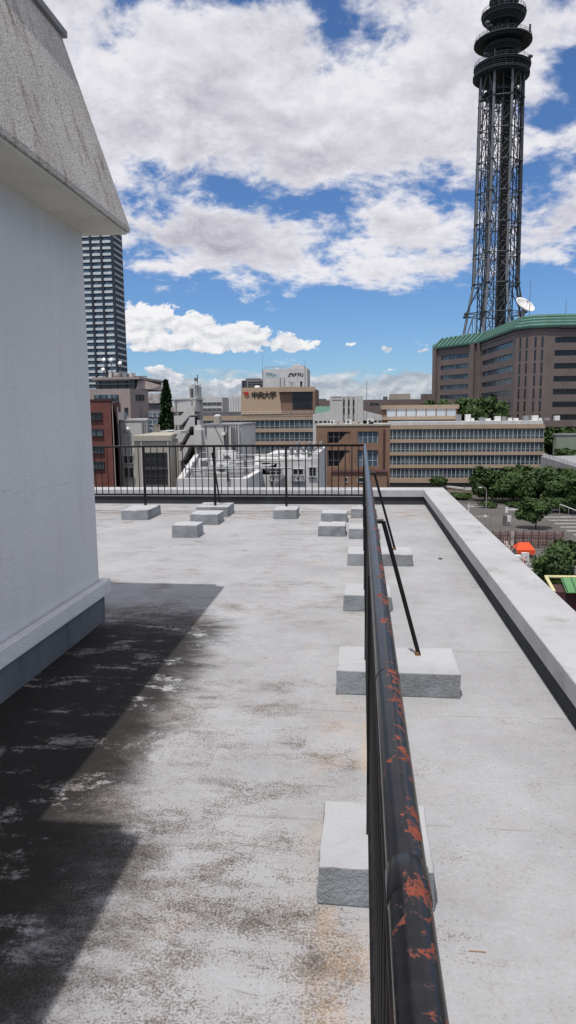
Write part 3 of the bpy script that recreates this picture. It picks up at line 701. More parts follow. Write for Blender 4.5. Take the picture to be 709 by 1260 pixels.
for z0, z1 in rows:
    gd.add([(x0+cols[0][0]+1.6,Y+1.0,z0),(x0+cols[0][1]-.05,Y+.1,z0),(x0+cols[0][1]-.05,Y+.1,z1),(x0+cols[0][0]+3.4,Y+1.0,z1)], [(0,1,2,3)])
gd = MB()
for z0, z1 in rows: 
    q = x0+cols[0][1]; gd.add([(q-2.0,Y+.15,z0),(q-.02,Y+.15,z0),(q-.02,Y+.15,z1-.02),(q-.4,Y+.15,z1-.02),(q-2.0,Y+.4,z0),(q-.02,Y+.4,z0),(q-.02,Y+.4,z1-.02),(q-.4,Y+.4,z1-.02)], [(0,1,2,3),(7,6,5,4),(0,3,7,4),(3,2,6,7)])
gd.build('raking_fin', M['brown'], t)
MB().box(X(410,Y), Y-4, GZ, X(476,Y), Y-.11, Z(580,Y)).build('lower_wing', M['brown'], t)
MB().box(X(409,Y), Y-4.15, Z(580,Y)+.003, X(477,Y), Y-.12, Z(577.5,Y)).build('terrace_coping', M['brickd'], t)
for pxx in (425,441): window(t, (0,Y-4), (1,Y-4), X(pxx,Y-4), X(pxx+(3 if pxx<430 else 8),Y-4), Z(593,Y-4), Z(588,Y-4), 'glassd', nv=1)
MB().box(X(472,Y), Y-.25, GZ, X(474,Y), Y-.003, zt-.6).build('downpipe', M['brickd'], t)
acunits(t, [(X(452,Y),Y+2,zt+.26,1.0), (X(425,Y),Y+3,zt+.26,.9), (X(405,Y),Y+3,zt+.26,.8)])
for i in range(7): B(X(412+i*7,Y), Y+2+i%3, zt+.26, X(415+i*7+random.uniform(0,3),Y), Y+4, zt+.26+random.uniform(.2,.6)).build('roof_clutter', M['clut'], t)
MB().tube((X(451.5,Y),Y+2,zt),(X(451.5,Y,470),Y+2,Z(468,Y)),.05,.03,n=5).build('aerial_mast', M['greyd'], t)

# ---- pale stepped block behind
Y = 150; t = thing('art_deco_block', 'pale stone block with vertical piers and stepped parapet behind the brown apartments', 'building', (X(426,Y), Y, GZ))
x0, x1 = X(406,Y), X(447,Y); zt = Z(487,Y)
MB().box(x0, Y+.4, GZ, x1, Y+12, zt-.2).build('wall', M['cream'], t)
mb = MB()
for p0, p1 in ((406,422),(424.5,428),(430.5,434),(436.5,440)): mb.box(X(p0,Y), Y, GZ, X(p1,Y), Y+.399, zt)
mb.box(X(440,Y)+.001, Y+.1, GZ, X(447,Y), Y+.399, zt); mb.build('pier', M['white'], t)
mb = MB(); mb.box(X(409,Y),Y-.03,Z(488.6,Y),X(420,Y),Y-.002,Z(487.4,Y)-.1).box(X(409,Y),Y-.03,Z(492.5,Y),X(421,Y),Y-.002,Z(491.5,Y)); mb.build('painted_groove_shadow', M['greyd'], t)  # raised dark strips draw the shadow of grooves on the stone
for p in (422.7,428.6,434.6):
    for a, b in ((499,492),(509,502),(521,517)): MB().box(X(p,Y), Y+.34, Z(a,Y), X(p+1.4,Y), Y+.398, Z(b,Y)).build('window', M['glassd'], t)
for (pa, pb, ya, yb) in ((385,406,509,505),(447,470,505,511)):
    mb = MB(); xa, xb = X(pa,Y), X(pb,Y)
    mb.add([(xa,Y+.3,GZ),(xb,Y+.3,GZ),(xb,Y+.3,Z(yb,Y)),(xa,Y+.3,Z(ya,Y)),(xa,Y+11,GZ),(xb,Y+11,GZ),(xb,Y+11,Z(yb,Y)),(xa,Y+11,Z(ya,Y))], [(0,1,2,3),(7,6,5,4),(3,2,6,7),(1,5,6,2),(4,0,3,7)])
    mb.build('side_wing', M['white'], t)
    for i in range(4): MB().box(xa+.4+i*.95, Y+.22, Z(519.5,Y), xa+1.0+i*.95, Y+.297, Z(517.5,Y)).build('window', M['glassd'], t)
Y = 175; t = thing('teal_roofed_hall', 'low hall with a teal green roof peeping beside the pale stone block', 'building', (X(397,Y), Y, GZ))
MB().box(X(388,Y), Y, GZ, X(420,Y), Y+12, Z(508,Y)).build('wall', M['greyc'], t)
m = MB(); a, b = X(387,Y), X(421,Y); m.add([(a,Y-.3,Z(508,Y)),(b,Y-.3,Z(508,Y)),(b,Y+6,Z(499,Y)),(a,Y+6,Z(499,Y)),(a,Y+12.3,Z(508,Y)),(b,Y+12.3,Z(508,Y))], [(0,1,2,3),(3,2,5,4),(0,3,4),(1,5,2)]); m.build('roof', M['teal'], t)
# far brown range
Y = 330; t = thing('far_brown_range', 'long low brown building on the skyline behind the pavilion', 'building', (X(460,Y), Y, GZ))
MB().box(X(372,Y), Y, GZ, X(535,Y), Y+20, Z(492,Y)).build('wall', M['stone'], t)
for p0, p1, zt_, mt in ((480,505,485,'cream'),(520,534,485.5,'stone'),(472,477,488,'greyd'),(388,400,490,'greyd')): MB().box(X(p0,Y), Y+2, Z(492.5,Y), X(p1,Y), Y+12, Z(zt_,Y)).build('roof_house', M[mt], t)
ribbon(t, (X(455,Y),Y-.3), (X(468,Y),Y-.3), 0, 4.4, Z(499,Y), Z(496,Y), 2.2, 'glassd', rec=.25, sill=False)
Y = 420; t = thing('skyline_block', 'distant pale grey block low on the skyline left of the sign wall', 'building', (X(230,Y), Y, GZ))
MB().box(X(180,Y), Y, GZ, X(300,Y), Y+20, Z(502,Y)).build('wall', M['greyc'], t)

# ---- white external-stair building
Y = 52; x0, x1 = X(214.5,Y), X(243,Y); zt = Z(489,Y); 
t = thing('stair_block', 'white block with an outdoor zigzag staircase and rooftop tank beside the conifer', 'building', ((x0+x1)/2, Y, GZ))
MB().prism([(x0,Y+1.45),(x1+.1,Y+1.45),(X(242,Y+7),Y+7),(X(216,Y+7),Y+7)], GZ, zt).build('wall', M['white'], t)
MB().box(x0, Y, Z(521,Y)+1.0, x1-.12, Y+1.449, zt-.02).build('stair_head', M['white'], t)
MB().prism([(x0-.15,Y-.1),(x1-.1,Y-.02),(x1+.15,Y+1.4),(X(242,Y+7)+.05,Y+7),(X(216,Y+7),Y+7)], zt+.003, zt+.13).build('roof_coping', M['whiteb'], t)
for i, (ya, yb, side) in enumerate([(521,509,0),(543,523,0),(566,546,0)]):
    m = MB(); xa, xb = x0, x1-.2; d = .32
    za0, za1, zb0, zb1 = Z(ya,Y), Z(ya-11,Y)+.05, Z(yb,Y), Z(yb-11,Y)+.05
    xm, xn = xa+(xb-xa)*.33, xa+(xb-xa)*.78
    for yy0, yy1 in ((Y-.12, Y+.0),):
        P_ = [(xa,za0),(xm,za0),(xn,zb0),(xb,zb0),(xb,zb1),(xn,zb1),(xm,za1),(xa,za1)]
        n_ = len(P_); m.add([(p[0],yy0,p[1]) for p in P_]+[(p[0],yy1,p[1]) for p in P_], [(0,1,6,7),(1,2,5,6),(2,3,4,5)]+[(15,14,9,8),(14,13,10,9),(13,12,11,10)]+[(k_,n_+k_,n_+(k_+1)%n_,(k_+1)%n_) for k_ in range(n_)])
    m.box(xa, Y+.002, za0-.02, xa+(xm-xa), Y+1.44, za0+.12); m.box(xn, Y+.002, zb0-.02, xb, Y+1.44, zb0+.12)
    for q in range(8):
        fx = (q+.5)/8; m.box(xm+(xn-xm)*(q/8), Y+.002, za0+(zb0-za0)*fx-.03, xm+(xn-xm)*((q+1)/8), Y+1.44, za0+(zb0-za0)*fx+.08)
    m.build('stair_flight', M['white'], t)
MB().box(x1-.06, Y+.1, GZ, x1+.12, Y+1.4, Z(515,Y)).build('stair_pier', M['white'], t)
MB().box(x0+.3, Y+1.40, Z(585,Y), x1-.2, Y+1.447, Z(512,Y)).build('stairwell_door', M['glassd'], t)
MB().box(X(208,Y), Y+.6, Z(504,Y), x0-.003, Y+3, Z(498.5,Y)).box(X(210.5,Y),Y+.8,GZ,X(213,Y),Y+1.1,Z(504,Y)-.003).build('side_canopy', M['cream'], t)
MB().box(X(225,Y), Y+2, zt+.14, X(234,Y), Y+4, zt+.14+1.0).build('roof_tank', M['white'], t)
MB().lathe((X(229,Y),Y+3,zt+1.143), [(.25,0),(.25,.1),(.08,.14)], 10).build('tank_lid', M['greyc'], t)
mst = MB(); mx, mx2 = X(235.5,Y), X(240.5,Y)
mst.tube((mx,Y+1,zt),(mx,Y+1,zt+.95),.03,n=5).tube((mx2,Y+1,zt-3),(mx2,Y+1,zt+1.9),.05,n=6).tube((mx2-.2,Y+1,zt+.2),(mx2-.2,Y+1,zt+1.5),.03,n=5); mst.build('mast', M['metalg'], t)
MB().box(X(237,Y), Y+.8, Z(465,Y), X(240.5,Y), Y+1.2, Z(461,Y)).build('camera_box', M['greyd'], t)
MB().box(X(238.5,Y), Y+.7, Z(470,Y), X(244,Y), Y+1.3, Z(468.4,Y)).tube((X(244.5,Y),Y+1,Z(469,Y)),(X(244.5,Y),Y+1,Z(463,Y)),.03,n=5).tube((X(239,Y),Y+1,Z(463,Y)),(X(246,Y),Y+1,Z(463,Y)),.03,n=5).build('bracket', M['metalw'], t)
MB().box(X(233,Y), Y+.4, zt+.145, X(235,Y), Y+.9, zt+.85).build('vent_pipe', M['greyd'], t)
for pxx in (217,236.5): MB().tube((X(pxx,Y),Y-.06,Z(508,Y)),(X(pxx,Y),Y-.06,zt),.04,n=5).build('downpipe', M['greyc'], t)

# ---- conifer etc (trees)
def crown(name, c, rx, rz, n, mt, parent, shape='round', lsz=.22, seed=1, lobes=9):
    rr = random.Random(seed); mb = MB()
    L_ = []
    if shape == 'round':
        for i in range(lobes):
            a = rr.uniform(0, 2*math.pi); q = rr.uniform(.25,.72); h_ = rr.uniform(-.55,.62)
            k_ = math.sqrt(max(.05,1-h_*h_)); L_.append((Vector((math.cos(a)*q*rx*k_, math.sin(a)*q*rx*k_, h_*rz)), rr.uniform(.30,.50)))
        L_.append((Vector((0,0,rz*.3)), .55))
    for i in range(n):
        if shape == 'round':
            lc, lr = rr.choice(L_)
            v = Vector((rr.gauss(0,1), rr.gauss(0,1), rr.gauss(0,1))).normalized()*(rr.uniform(.55,1.05))
            p = lc+Vector((v.x*lr*rx, v.y*lr*rx, v.z*lr*rz*1.0))
            if rr.random() < .05: p *= 1.1
        elif shape == 'cone':
            h_ = rr.random()**.85; a = rr.uniform(0, 2*math.pi)
            lay = .80+.20*math.sin(h_*46+3*math.sin(a*2+1))
            q = rx*(1-h_)**.8*lay*rr.uniform(.45,1.06)+.05; p = Vector((math.cos(a)*q, math.sin(a)*q, (h_-.5)*2*rz-.08*q))
        s_ = lsz*rr.uniform(.6,1.4)
        nrm = (p.normalized()+Vector((rr.gauss(0,.7), rr.gauss(0,.7), rr.gauss(0,.5)+.35))).normalized()
        a_ = nrm.orthogonal().normalized(); b_ = nrm.cross(a_); th = rr.uniform(0, 6.28)
        u_ = (a_*math.cos(th)+b_*math.sin(th))*s_; w_ = (b_*math.cos(th)-a_*math.sin(th))*s_*.6
        P_ = c+p; mb.add([P_-u_, P_+w_*.9, P_+u_, P_-w_*.9], [(0,1,2,3)])
    return mb.build(name, mt, parent)
def tree(name, px_, Y, ytop, ybase, wpx, label, cat='tree', group=None, lf=0, n=3200, shape='round', lsz=.22, seed=1, lobes=9, gz=GZ, trunk=.28, low=.2):
    x = X(px_, Y, (ytop+ybase)/2); zt_ = Z(ytop, Y, px_); zb = gz
    h_ = zt_-zb; rx = wpx/2*Y/850*.97
    t_ = thing(name, label, cat, (x, Y, zb), group)
    if shape == 'cone': cb_ = zb+h_*.04; fr = .03
    else: cb_ = max(zb+h_*low, zt_-rx*2.6); 
    c = Vector((x, Y, (cb_+zt_)/2)); rz = (zt_-cb_)/2
    mb = MB(); r_ = max(.10, h_*.022)
    top = Vector((x+.1, Y, c.z+(rz*.9 if shape == 'cone' else rz*.1)))
    mb.tube((x,Y,zb), (x+.05,Y,c.z-rz*.7), r_, r_*.8, n=8); mb.tube((x+.05,Y,c.z-rz*.7), top, r_*.8, r_*.25, n=7)
    if shape != 'cone':
        rr = random.Random(seed+50)
        for k_ in range(7):
            a = 2*math.pi*k_/7+rr.uniform(-.3,.3); z_ = c.z-rz*rr.uniform(.3,.85)
            mb.tube((x+.04,Y,z_), (x+math.cos(a)*rx*.62, Y+math.sin(a)*rx*.62, z_+rz*rr.uniform(.4,.95)), r_*.5, r_*.12, n=5)
    mb.build('trunk', M['bark'], t_)
    crown('crown', c, rx, rz, n, LEAF[lf], t_, shape, lsz, seed, lobes)
    return t_
tree('conifer_tree', 206, 78, 468, 590, 84, 'tall pointed dark green conifer between the grey block and the stair building', lf=1, n=26000, shape='cone', lsz=.24, seed=3, gz=GZ)

# ---- cream small building with windows
Y = 38; x0, x1 = X(163.5,Y), X(208,Y); zt = Z(541,Y)
t = thing('cream_apartments', 'small cream apartment house with two stacked dark windows behind the far railing', 'building', ((x0+x1)/2, Y, GZ))
xr = X(215,Y+7)
MB().prism([(x0,Y),(x1,Y),(xr,Y+7),(x0-1,Y+7)], GZ, zt).build('wall', M['cream'], t)
MB().prism([(x0-.1,Y-.1),(x1+.1,Y-.1),(xr+.1,Y+7.1),(x0-1,Y+7.1)], zt+.003, zt+.3).build('roof_coping', M['cream'], t)
for (ya, yb) in ((573,557),(595,578)):
    window(t, (0,Y), (1,Y), X(177,Y), X(203,Y), Z(ya,Y), Z(yb,Y), 'glassd', 'framed', nv=4, fw=.05, nh=2)
    m = MB(); 
    for i in range(7): m.tube((X(177+i*4.3,Y),Y-.18,Z(ya,Y)),(X(177+i*4.3,Y),Y-.18,Z(ya-5,Y)),.012,n=4)
    m.box(X(176,Y),Y-.2,Z(ya-5,Y),X(204,Y),Y-.16,Z(ya-5,Y)+.04).build('window_guard', M['framed'], t)
for pxx in (172.5, 205.5): MB().box(X(pxx,Y), Y-.12, GZ, X(pxx+1,Y), Y-.003, zt-.05).build('wall_rib', M['white'], t)
MB().box(X(196,Y), Y+3, zt+.303, X(204,Y), Y+5, Z(530,Y)).build('stair_hut', M['white'], t)
# right return annex
t = thing('cream_annex', 'narrow darker cream annex squeezed beside the cream apartment house', 'building', (X(212,41), 41, GZ))
MB().prism([(X(210.3,46.5),46.5),(X(217,46.5),46.5),(X(218,50),50),(X(211,50),50)], GZ, Z(538,47)).build('wall', M['cream'], t)
MB().prism([(X(210.2,46.4),46.4),(X(217.4,46.4),46.4),(X(218.3,50.1),50.1),(X(211,50.1),50.1)], Z(538,47)+.003, Z(536.5,47)).build('roof_coping', M['whiteb'], t)

# ---- white building behind cream
Y = 48; x0, x1 = X(147,Y), X(180,Y); zt = Z(515,Y)
t = thing('white_house', 'plain white house with wall lamp between the brick block and cream apartments', 'building', ((x0+x1)/2, Y, GZ))
xr = X(182,Y+6)
MB().prism([(x0,Y),(x1,Y),(xr,Y+6),(x0-.8,Y+6)], GZ, zt).build('wall', M['white'], t)
MB().prism([(x0-.05,Y-.06),(x1+.06,Y-.06),(xr+.06,Y+6.1),(x0-.8,Y+6.1)], zt+.003, zt+.12).build('roof_coping', M['whiteb'], t)
MB().lathe((X(157,Y), Y-.2, Z(529,Y)), [(.05,0),(.16,.08),(.18,.2),(.08,.34)], 12).build('wall_lamp', M['metalw'], t)
MB().tube((X(157.5,Y),Y-.06,Z(535,Y)),(X(157.5,Y),Y-.06,Z(590,Y)),.03,n=5).build('conduit', M['greyc'], t)
for pa, pb in ((569,560),(588,575)): window(t, (0,Y), (1,Y), X(150,Y), X(161,Y), Z(pa,Y), Z(pb,Y), 'glassd', 'frame', nv=2, fw=.05)
for pxx in (175,178): MB().tube((X(pxx,Y),Y-.07,Z(545,Y)),(X(pxx,Y),Y-.07,zt),.05,n=5).build('downpipe', M['greyc'], t)
MB().prism([(X(181,Y+3),Y+6.2),(X(186,Y+3)-.4,Y+6.2),(X(186,Y+6)-.4,Y+9),(X(181,Y+6)-.4,Y+9)], GZ, Z(522,Y)).build('side_wing', M['cream'], t)

# ---- red brick block
Y = 46; x0, x1 = X(98,Y), X(136.5,Y); zt = Z(489.5,Y)
t = thing('brick_block', 'dark red brick block beside the rooftop house wall, seen through the railing', 'building', ((x0+x1)/2, Y, GZ))
xr = X(138,Y+9)
MB().prism([(x0,Y),(x1,Y),(xr,Y+9),(x0-1.5,Y+9)], GZ, zt).build('wall', M['brick'], t)
MB().prism([(x0-.05,Y-.05),(x1+.05,Y-.05),(xr+.05,Y+9),(x0-1.5,Y+9)], zt+.003, zt+.12).build('roof_coping', M['brickd'], t)
MB().prism([(x1+.003,Y+1.0),(X(147,Y+1),Y+1.0),(X(149,Y+8.5),Y+8.5),(X(139,Y+8.5),Y+8.5)], GZ, zt-.05).build('rear_wing', M['brickd'], t)
for ya, yb in ((513,505),(534,526),(556,550),(576,568)): window(t, (0,Y), (1,Y), X(109,Y), X(125.5,Y), Z(ya,Y), Z(yb,Y), 'glass' if ya > 520 else 'glassd', 'framed', nv=2, fw=.05)
for pxx in (139.5,): MB().tube((X(pxx,Y),Y+.9,GZ),(X(pxx,Y),Y+.9,zt-.4),.05,n=6).build('downpipe', M['greyc'], t)
MB().box(X(143,Y), Y+.4, Z(514,Y), X(150,Y), Y+.98, Z(504,Y)).build('balcony', M['greyc'], t)

# ---- pinkish grey building with terrace
Y = 78; x0, x1 = X(108,Y), X(161,Y); zt = Z(474,Y)
t = thing('pinkish_grey_block', 'pinkish grey block with roof terrace and dishes under the high rise', 'building', ((x0+x1)/2, Y, GZ))
xa = X(173.5, Y)
MB().prism([(x0,Y),(x1,Y),(xa,Y+3),(X(181,Y+12),Y+12),(x0-3,Y+12)], GZ, zt).build('wall', M['pink'], t)
m = MB(); zt2 = Z(462,Y); xb = X(165,Y); xc = X(170,Y)
m.add([(xb,Y+1.2,zt+.003),(xc+.6,Y+3,zt+.003),(xa,Y+9,zt+.003),(xb,Y+9,zt+.003),(xb,Y+1.8,zt2),(xc,Y+3,zt2),(xc+.2,Y+9,zt2-.4),(xb,Y+9,zt2)], [(3,2,1,0),(4,5,6,7),(0,1,5,4),(1,2,6,5),(2,3,7,6),(3,0,4,7)]); m.build('raking_upper_wall', M['pink'], t)
MB().box(x0+.6, Y+2.2, zt+.003, xb-.003, Y+11.5, Z(461.5,Y)).build('setback_storey', M['greyd'], t)
MB().box(x0+.3, Y+1.0, Z(461.5,Y)+.003, xc, Y+11.8, Z(458.5,Y)).build('roof_slab', M['pink'], t)
ribbon(t, (x0+.9,Y+1.9), (xb,Y+1.9), 0, xb-x0-1.2, zt+.1, Z(461.8,Y), 1.1, 'glass', 'framed', rec=.05)
railbox(t, [(x0+.2,Y+.15),(x1,Y+.15)], zt, .95, 'framed', .04, 1.0)
ribbon(t, (x0+1.0,Y-.4), (x1,Y-.4), 0, x1-x0-2.4, Z(489,Y), Z(481.5,Y), .75, 'glassb', 'framed', rec=.25)
for (p0,p1,a,b) in ((154,157.5,505,499),(154,157.5,520,514)): window(t, (0,Y), (1,Y), X(p0,Y), X(p1,Y), Z(a,Y), Z(b,Y), 'glassd', 'framed', nv=1, fw=.05)
window(t, (x1,Y), (xa,Y+3), 1.0, 2.4, Z(488,Y), Z(482,Y), 'glassd', 'framed', nv=2, fw=.05)
for s_ in (1.8, 2.7): MB().wb((x1,Y), (xa,Y+3), s_, s_+.12, GZ, Z(485+s_*8,Y), .003, .12).build('downpipe', M['greyc'], t)
m = MB()
for i in range(9): m.tube((X(153+i*2,Y),Y+4,Z(458.5,Y)),(X(153+i*2,Y),Y+4,Z(455.5,Y)),.05,n=5)
m.tube((X(153,Y),Y+4,Z(456,Y)),(X(169,Y),Y+4,Z(456,Y)),.05,n=5).build('roof_railing', M['greyd'], t)
rz_ = Z(458.5,Y)+.003
for i, (p, hpx, wpx) in enumerate(((124,12,5),(130,10,8),(140,9,6),(147,10,4),(119,5,4),(136,6,5))):
    B(X(p,Y), Y+3+i*.3, rz_, X(p+wpx*.8,Y), Y+4.5+i*.3, Z(458.5-hpx*.75,Y)).build('roof_plant', M['whiteb'] if i%3 == 0 else (M['clut'] if i%3 == 1 else M['metalg']), t)
for p, q in ((128,443),(137,443),(127,455),(148,447)):
    c = at(p, q, Y+2.6); m = MB(); m.lathe((0,0,0), [(.02,0),(.15,.02),(.25,.08),(.24,.10)], 12)
    rot = Matrix.Rotation(R(70), 3, 'X'); m.v = [tuple(c+rot@Vector(v)) for v in m.v]; o = m.build('roof_dish', M['metalw'], t, smooth=True)
    MB().tube((c.x,c.y+.05,rz_), (c.x,c.y+.05,c.z), .05, n=5).build('dish_post', M['greyd'], t)

# ---- grey-blue office behind
Y = 120; x0, x1 = X(176,Y), X(200,Y); t = thing('grey_glass_office', 'narrow grey blue office with ribbon windows behind the dark conifer', 'building', ((x0+x1)/2, Y, GZ))
MB().box(x0, Y, GZ, x1, Y+10, Z(503,Y)).build('wall', M['greyc'], t)
MB().box(x0, Y+1, Z(503,Y)+.003, X(196,Y), Y+8, Z(493,Y)).build('plant_screen', M['greyd'], t)
MB().box(x0, Y+.6, Z(493,Y)+.003, X(196,Y), Y+8, Z(481,Y)).build('upper_storey', M['clut'], t)
for a, b in ((511,506),(522,515),(533,526),(544,537)): ribbon(t, (x0,Y-.32), (x1,Y-.32), 0, x1-x0, Z(a,Y), Z(b,Y), 1.0, 'glassb', rec=.25)
t = thing('small_white_hut', 'small white rooftop hut in front of the conifer foot', 'building', (X(200,60), 60, GZ))
MB().box(X(195,60), 60, GZ, X(206,60), 64, Z(531,60)).build('wall', M['white'], t)
MB().box(X(194.5,60), 59.9, Z(531,60)+.003, X(206.5,60), 64.1, Z(528.5,60)).build('roof_coping', M['whiteb'], t)

# ---- high rise
Y = 360; x0, x1 = X(96,Y,380), X(141,Y,380); x0 = at(98,300,Y).x; x1 = at(138.5,300,Y).x; zt = 104
t = thing('high_rise_apartments', 'tall dark blue apartment tower with pale balconies behind the rooftop house', 'building', ((x0+x1)/2, Y, GZ))
D = 15
MB().box(x0, Y, GZ, x1, Y+D, zt).build('wall', M['navy'], t)
FH = 3.12; W_ = (x1-x0)
for fl in range(33):
    z = zt-2-(fl+1)*FH
    for c in range(3):
        a = x0+W_*(.06+c*.325); b = a+W_*.245
        q = B(a, Y-.9, z, b, Y-.003, z+1.25).build('balcony', M['balc'], t)
        B(a+.1, Y-.12, z+1.253, b-.1, Y-.004, z+FH-.45).build('balcony_window', M['glassb'], q)
for c in range(4):
    a = x0+W_*(-.0+c*.325); B(a-.15 if c else a, Y-1.0, GZ, a+W_*.055, Y-.004, zt-.5).build('pier', M['navy'], t)
pn = MB(); gl = MB()
for fl in range(36):
    z = zt-2-(fl+1)*FH
    for c in range(5):
        y = Y+.6+c*2.9; pn.box(x1+.003, y, z, x1+.45, y+1.7, z+1.0)
pn.build('side_balcony', M['balc'], t, kind='stuff')
MB().box(x0+2, Y+2, zt+.003, x1-2, Y+D-2, zt+3).build('roof_plant', M['greyd'], t)

# ---- ministry building
P1, P2, P3 = (51.5,234), (46.0,276), (31,299); P0 = (X(650,230), 230); Pr = (X(669,229), 229); Pe = (X(669,229)+62, 232)
P1 = (X(632,234), 234); P2 = (X(588,277), 277); P3 = (X(533,300), 300)
zt = Z(403,230,650); zb = -6
t = thing('ministry_building', 'huge dark brown office building with green roof edge below the lattice tower', 'building', (60, 260, zb))
core = [P3, P2, P1, P0, Pr, Pe, (Pe[0], 330), (P3[0], 330)]
# storey slabs and recessed core
def inset(p, d): 
    return p
CORE_LATER = True
FHm = (Z(415,230,650)-Z(429.7,230,650))
rowz = [zt-3.2-i*3.99 for i in range(9)]       # window heads
def facade(A, Bq, segs, slits=()):
    L = ln(A, Bq); mb = MB()
    last = zt
    for i, zh in enumerate(rowz):
        zs = zh-1.75
        # spandrel above this window row
        mb.wb(A, Bq, 0, L, zh, last, -1.3, 0); last = zs
        cur = 0
        for a, b in segs+[(L, L)]:
            if a > cur: mb.wb(A, Bq, cur, a, zs+.001, zh-.001, -1.3, 0)
            cur = b
        for a, b in segs:
            if b > a:
                dark = i >= 9
                gq = MB().wb(A, Bq, a+.002, b-.002, zs+.003, zh-.003, -1.25, -.55).build('window_band', M['glassb' if L > 12 and A != Pr else 'glassd'], t)
                m2 = MB(); n_ = max(1, round((b-a)/1.6))
                for q in range(1, n_): m2.wb(A, Bq, a+(b-a)*q/n_-.05, a+(b-a)*q/n_+.05, zs+.003, zh-.003, -.549, -.47)
                if n_ > 1: m2.build('mullions', M['framed'], gq)
    mb.wb(A, Bq, 0, L, zb, last, -1.3, 0)
    mb.build('facade', M['stone'], t)
La, Lb = ln(P2,P1), ln(P3,P2)
facade(P3, P2, [(Lb*.16, Lb*.78)])
facade(P2, P1, [(La*.10, La*.93)])
facade(P1, P0, [])
facade(P0, Pr, [])
facade(Pr, Pe, [(2.6, 21.6), (24.5, 43), (46, 60)])
# slit windows on the chamfer, the piers at the steps
for A_, B_2 in ((P1,P0),(P0,Pr)):
    L_ = ln(A_,B_2)
    for i, zh in enumerate(rowz):
        for fx in (.30,.74): MB().wb(A_, B_2, L_*fx-.3, L_*fx+.3, zh-2.9, zh+.3, .003, .09).build('slit_window', M['glassd'], t)
for A_, B_2, s_ in ((P3,P2,Lb*.84),(P2,P1,0),(P3,P2,0)): MB().wb(A_, B_2, s_, s_+2.2, zb, zt+.05, .003, .9).build('pilaster', M['stone'], t)
m = MB(); m.wb(P1, P0, 0, ln(P1,P0), zt-1.4, zt-.9, .003, .25).wb(P2, P1, 2.5, La, zt-1.4, zt-.9, .003, .25).wb(Pr, Pe, 0, 60, zt-1.4, zt-.9, .003, .25); m.build('cornice', M['stone'], t)
RP = [P3, P2, P1, P0, Pr, Pe]
def off(pts, d):
    out = []
    for i, p in enumerate(pts):
        n_ = Vector((0,0))
        for a, b in ((i-1,i),(i,i+1)):
            if 0 <= a and b < len(pts):
                u_ = (Vector(pts[b])-Vector(pts[a])).normalized(); n_ += Vector((u_.y,-u_.x))
        n_.normalize(); out.append(Vector(p)+n_*d)
    return out
MB().prism([(p.x,p.y) for p in off(RP, -1.28)]+[(Pe[0],330),(P3[0]+3,330)], zb, zt-.2).build('core_wall', M['stone'], t)
zr1, zr2 = zt+.2, zt+4.3
o1, o2 = off(RP, .9), off(RP, -3.6)
m = MB(); k = len(RP)
m.add([(p.x,p.y,zr1) for p in o1]+[(p.x,p.y,zr2) for p in o2]+[(p.x,p.y,zr1-.5) for p in o1]+[(p.x,p.y,zr1-.5) for p in o2], [(i,i+1,k+i+1,k+i) for i in range(k-1)]+[(2*k+i,2*k+i+1,i+1,i) for i in range(k-1)]+[(3*k+i,3*k+i+1,2*k+i+1,2*k+i) for i in range(k-1)]+[(k+i,k+i+1,3*k+i+1,3*k+i) for i in range(k-1)])
m.build('roof_edge', M['green'], t)
m = MB()
for i in range(k-1):
    L_ = (o1[i+1]-o1[i]).length; n_ = max(2, int(L_/2.5)) if i < 2 else 0
    for j in range(n_):
        f_ = j/n_; a = o1[i].lerp(o1[i+1], f_); b = o2[i].lerp(o2[i+1], f_)
        u_ = (o1[i+1]-o1[i]).normalized()*1.15
        q = [(a.x,a.y,zr1),((a+u_).x,(a+u_).y,zr1),((b+u_).x,(b+u_).y,zr2),(b.x,b.y,zr2)]
        m.add([(x,y,z+.02) for x,y,z in q]+[(x,y,z+.42) for x,y,z in q], [(3,2,1,0),(4,5,6,7),(0,1,5,4),(1,2,6,5),(2,3,7,6),(3,0,4,7)])
    if i >= 2:
        for j in range(4):
            f0 = j/4; f1 = f0+.12; P4 = [o1[i].lerp(o2[i], f0), o1[i+1].lerp(o2[i+1], f0), o1[i+1].lerp(o2[i+1], f1), o1[i].lerp(o2[i], f1)]
            zz = [zr1+(zr2-zr1)*f0]*2+[zr1+(zr2-zr1)*f1]*2
            m.add([(p.x,p.y,z+.02) for p,z in zip(P4,zz)]+[(p.x,p.y,z+.40) for p,z in zip(P4,zz)], [(3,2,1,0),(4,5,6,7),(0,1,5,4),(1,2,6,5),(2,3,7,6),(3,0,4,7)])
m.build('roof_seam', M['teal'], t)
m = MB(); m.prism([(p.x, p.y) for p in off(RP,-3.5)]+[(Pe[0],329),(P3[0]+2,329)], zt-.1, zr2-.3); m.build('roof_top', M['greyd'], t)
MB().wb(Pr, Pe, 4, 40, zt-.55, zt+.15, .95, 1.25).build('painted_eave_shadow', M['framed'], t)  # dark strip draws the shadow under the roof edge
for px_, py_, Ym in ((653,345,245),(697,368,250)):
    MB().tube((X(px_,Ym,py_),Ym,zr2-.5),(X(px_,Ym,py_),Ym,Z(py_,Ym,px_)),.12,.06,n=5).build('aerial_mast', M['greyd'], t)

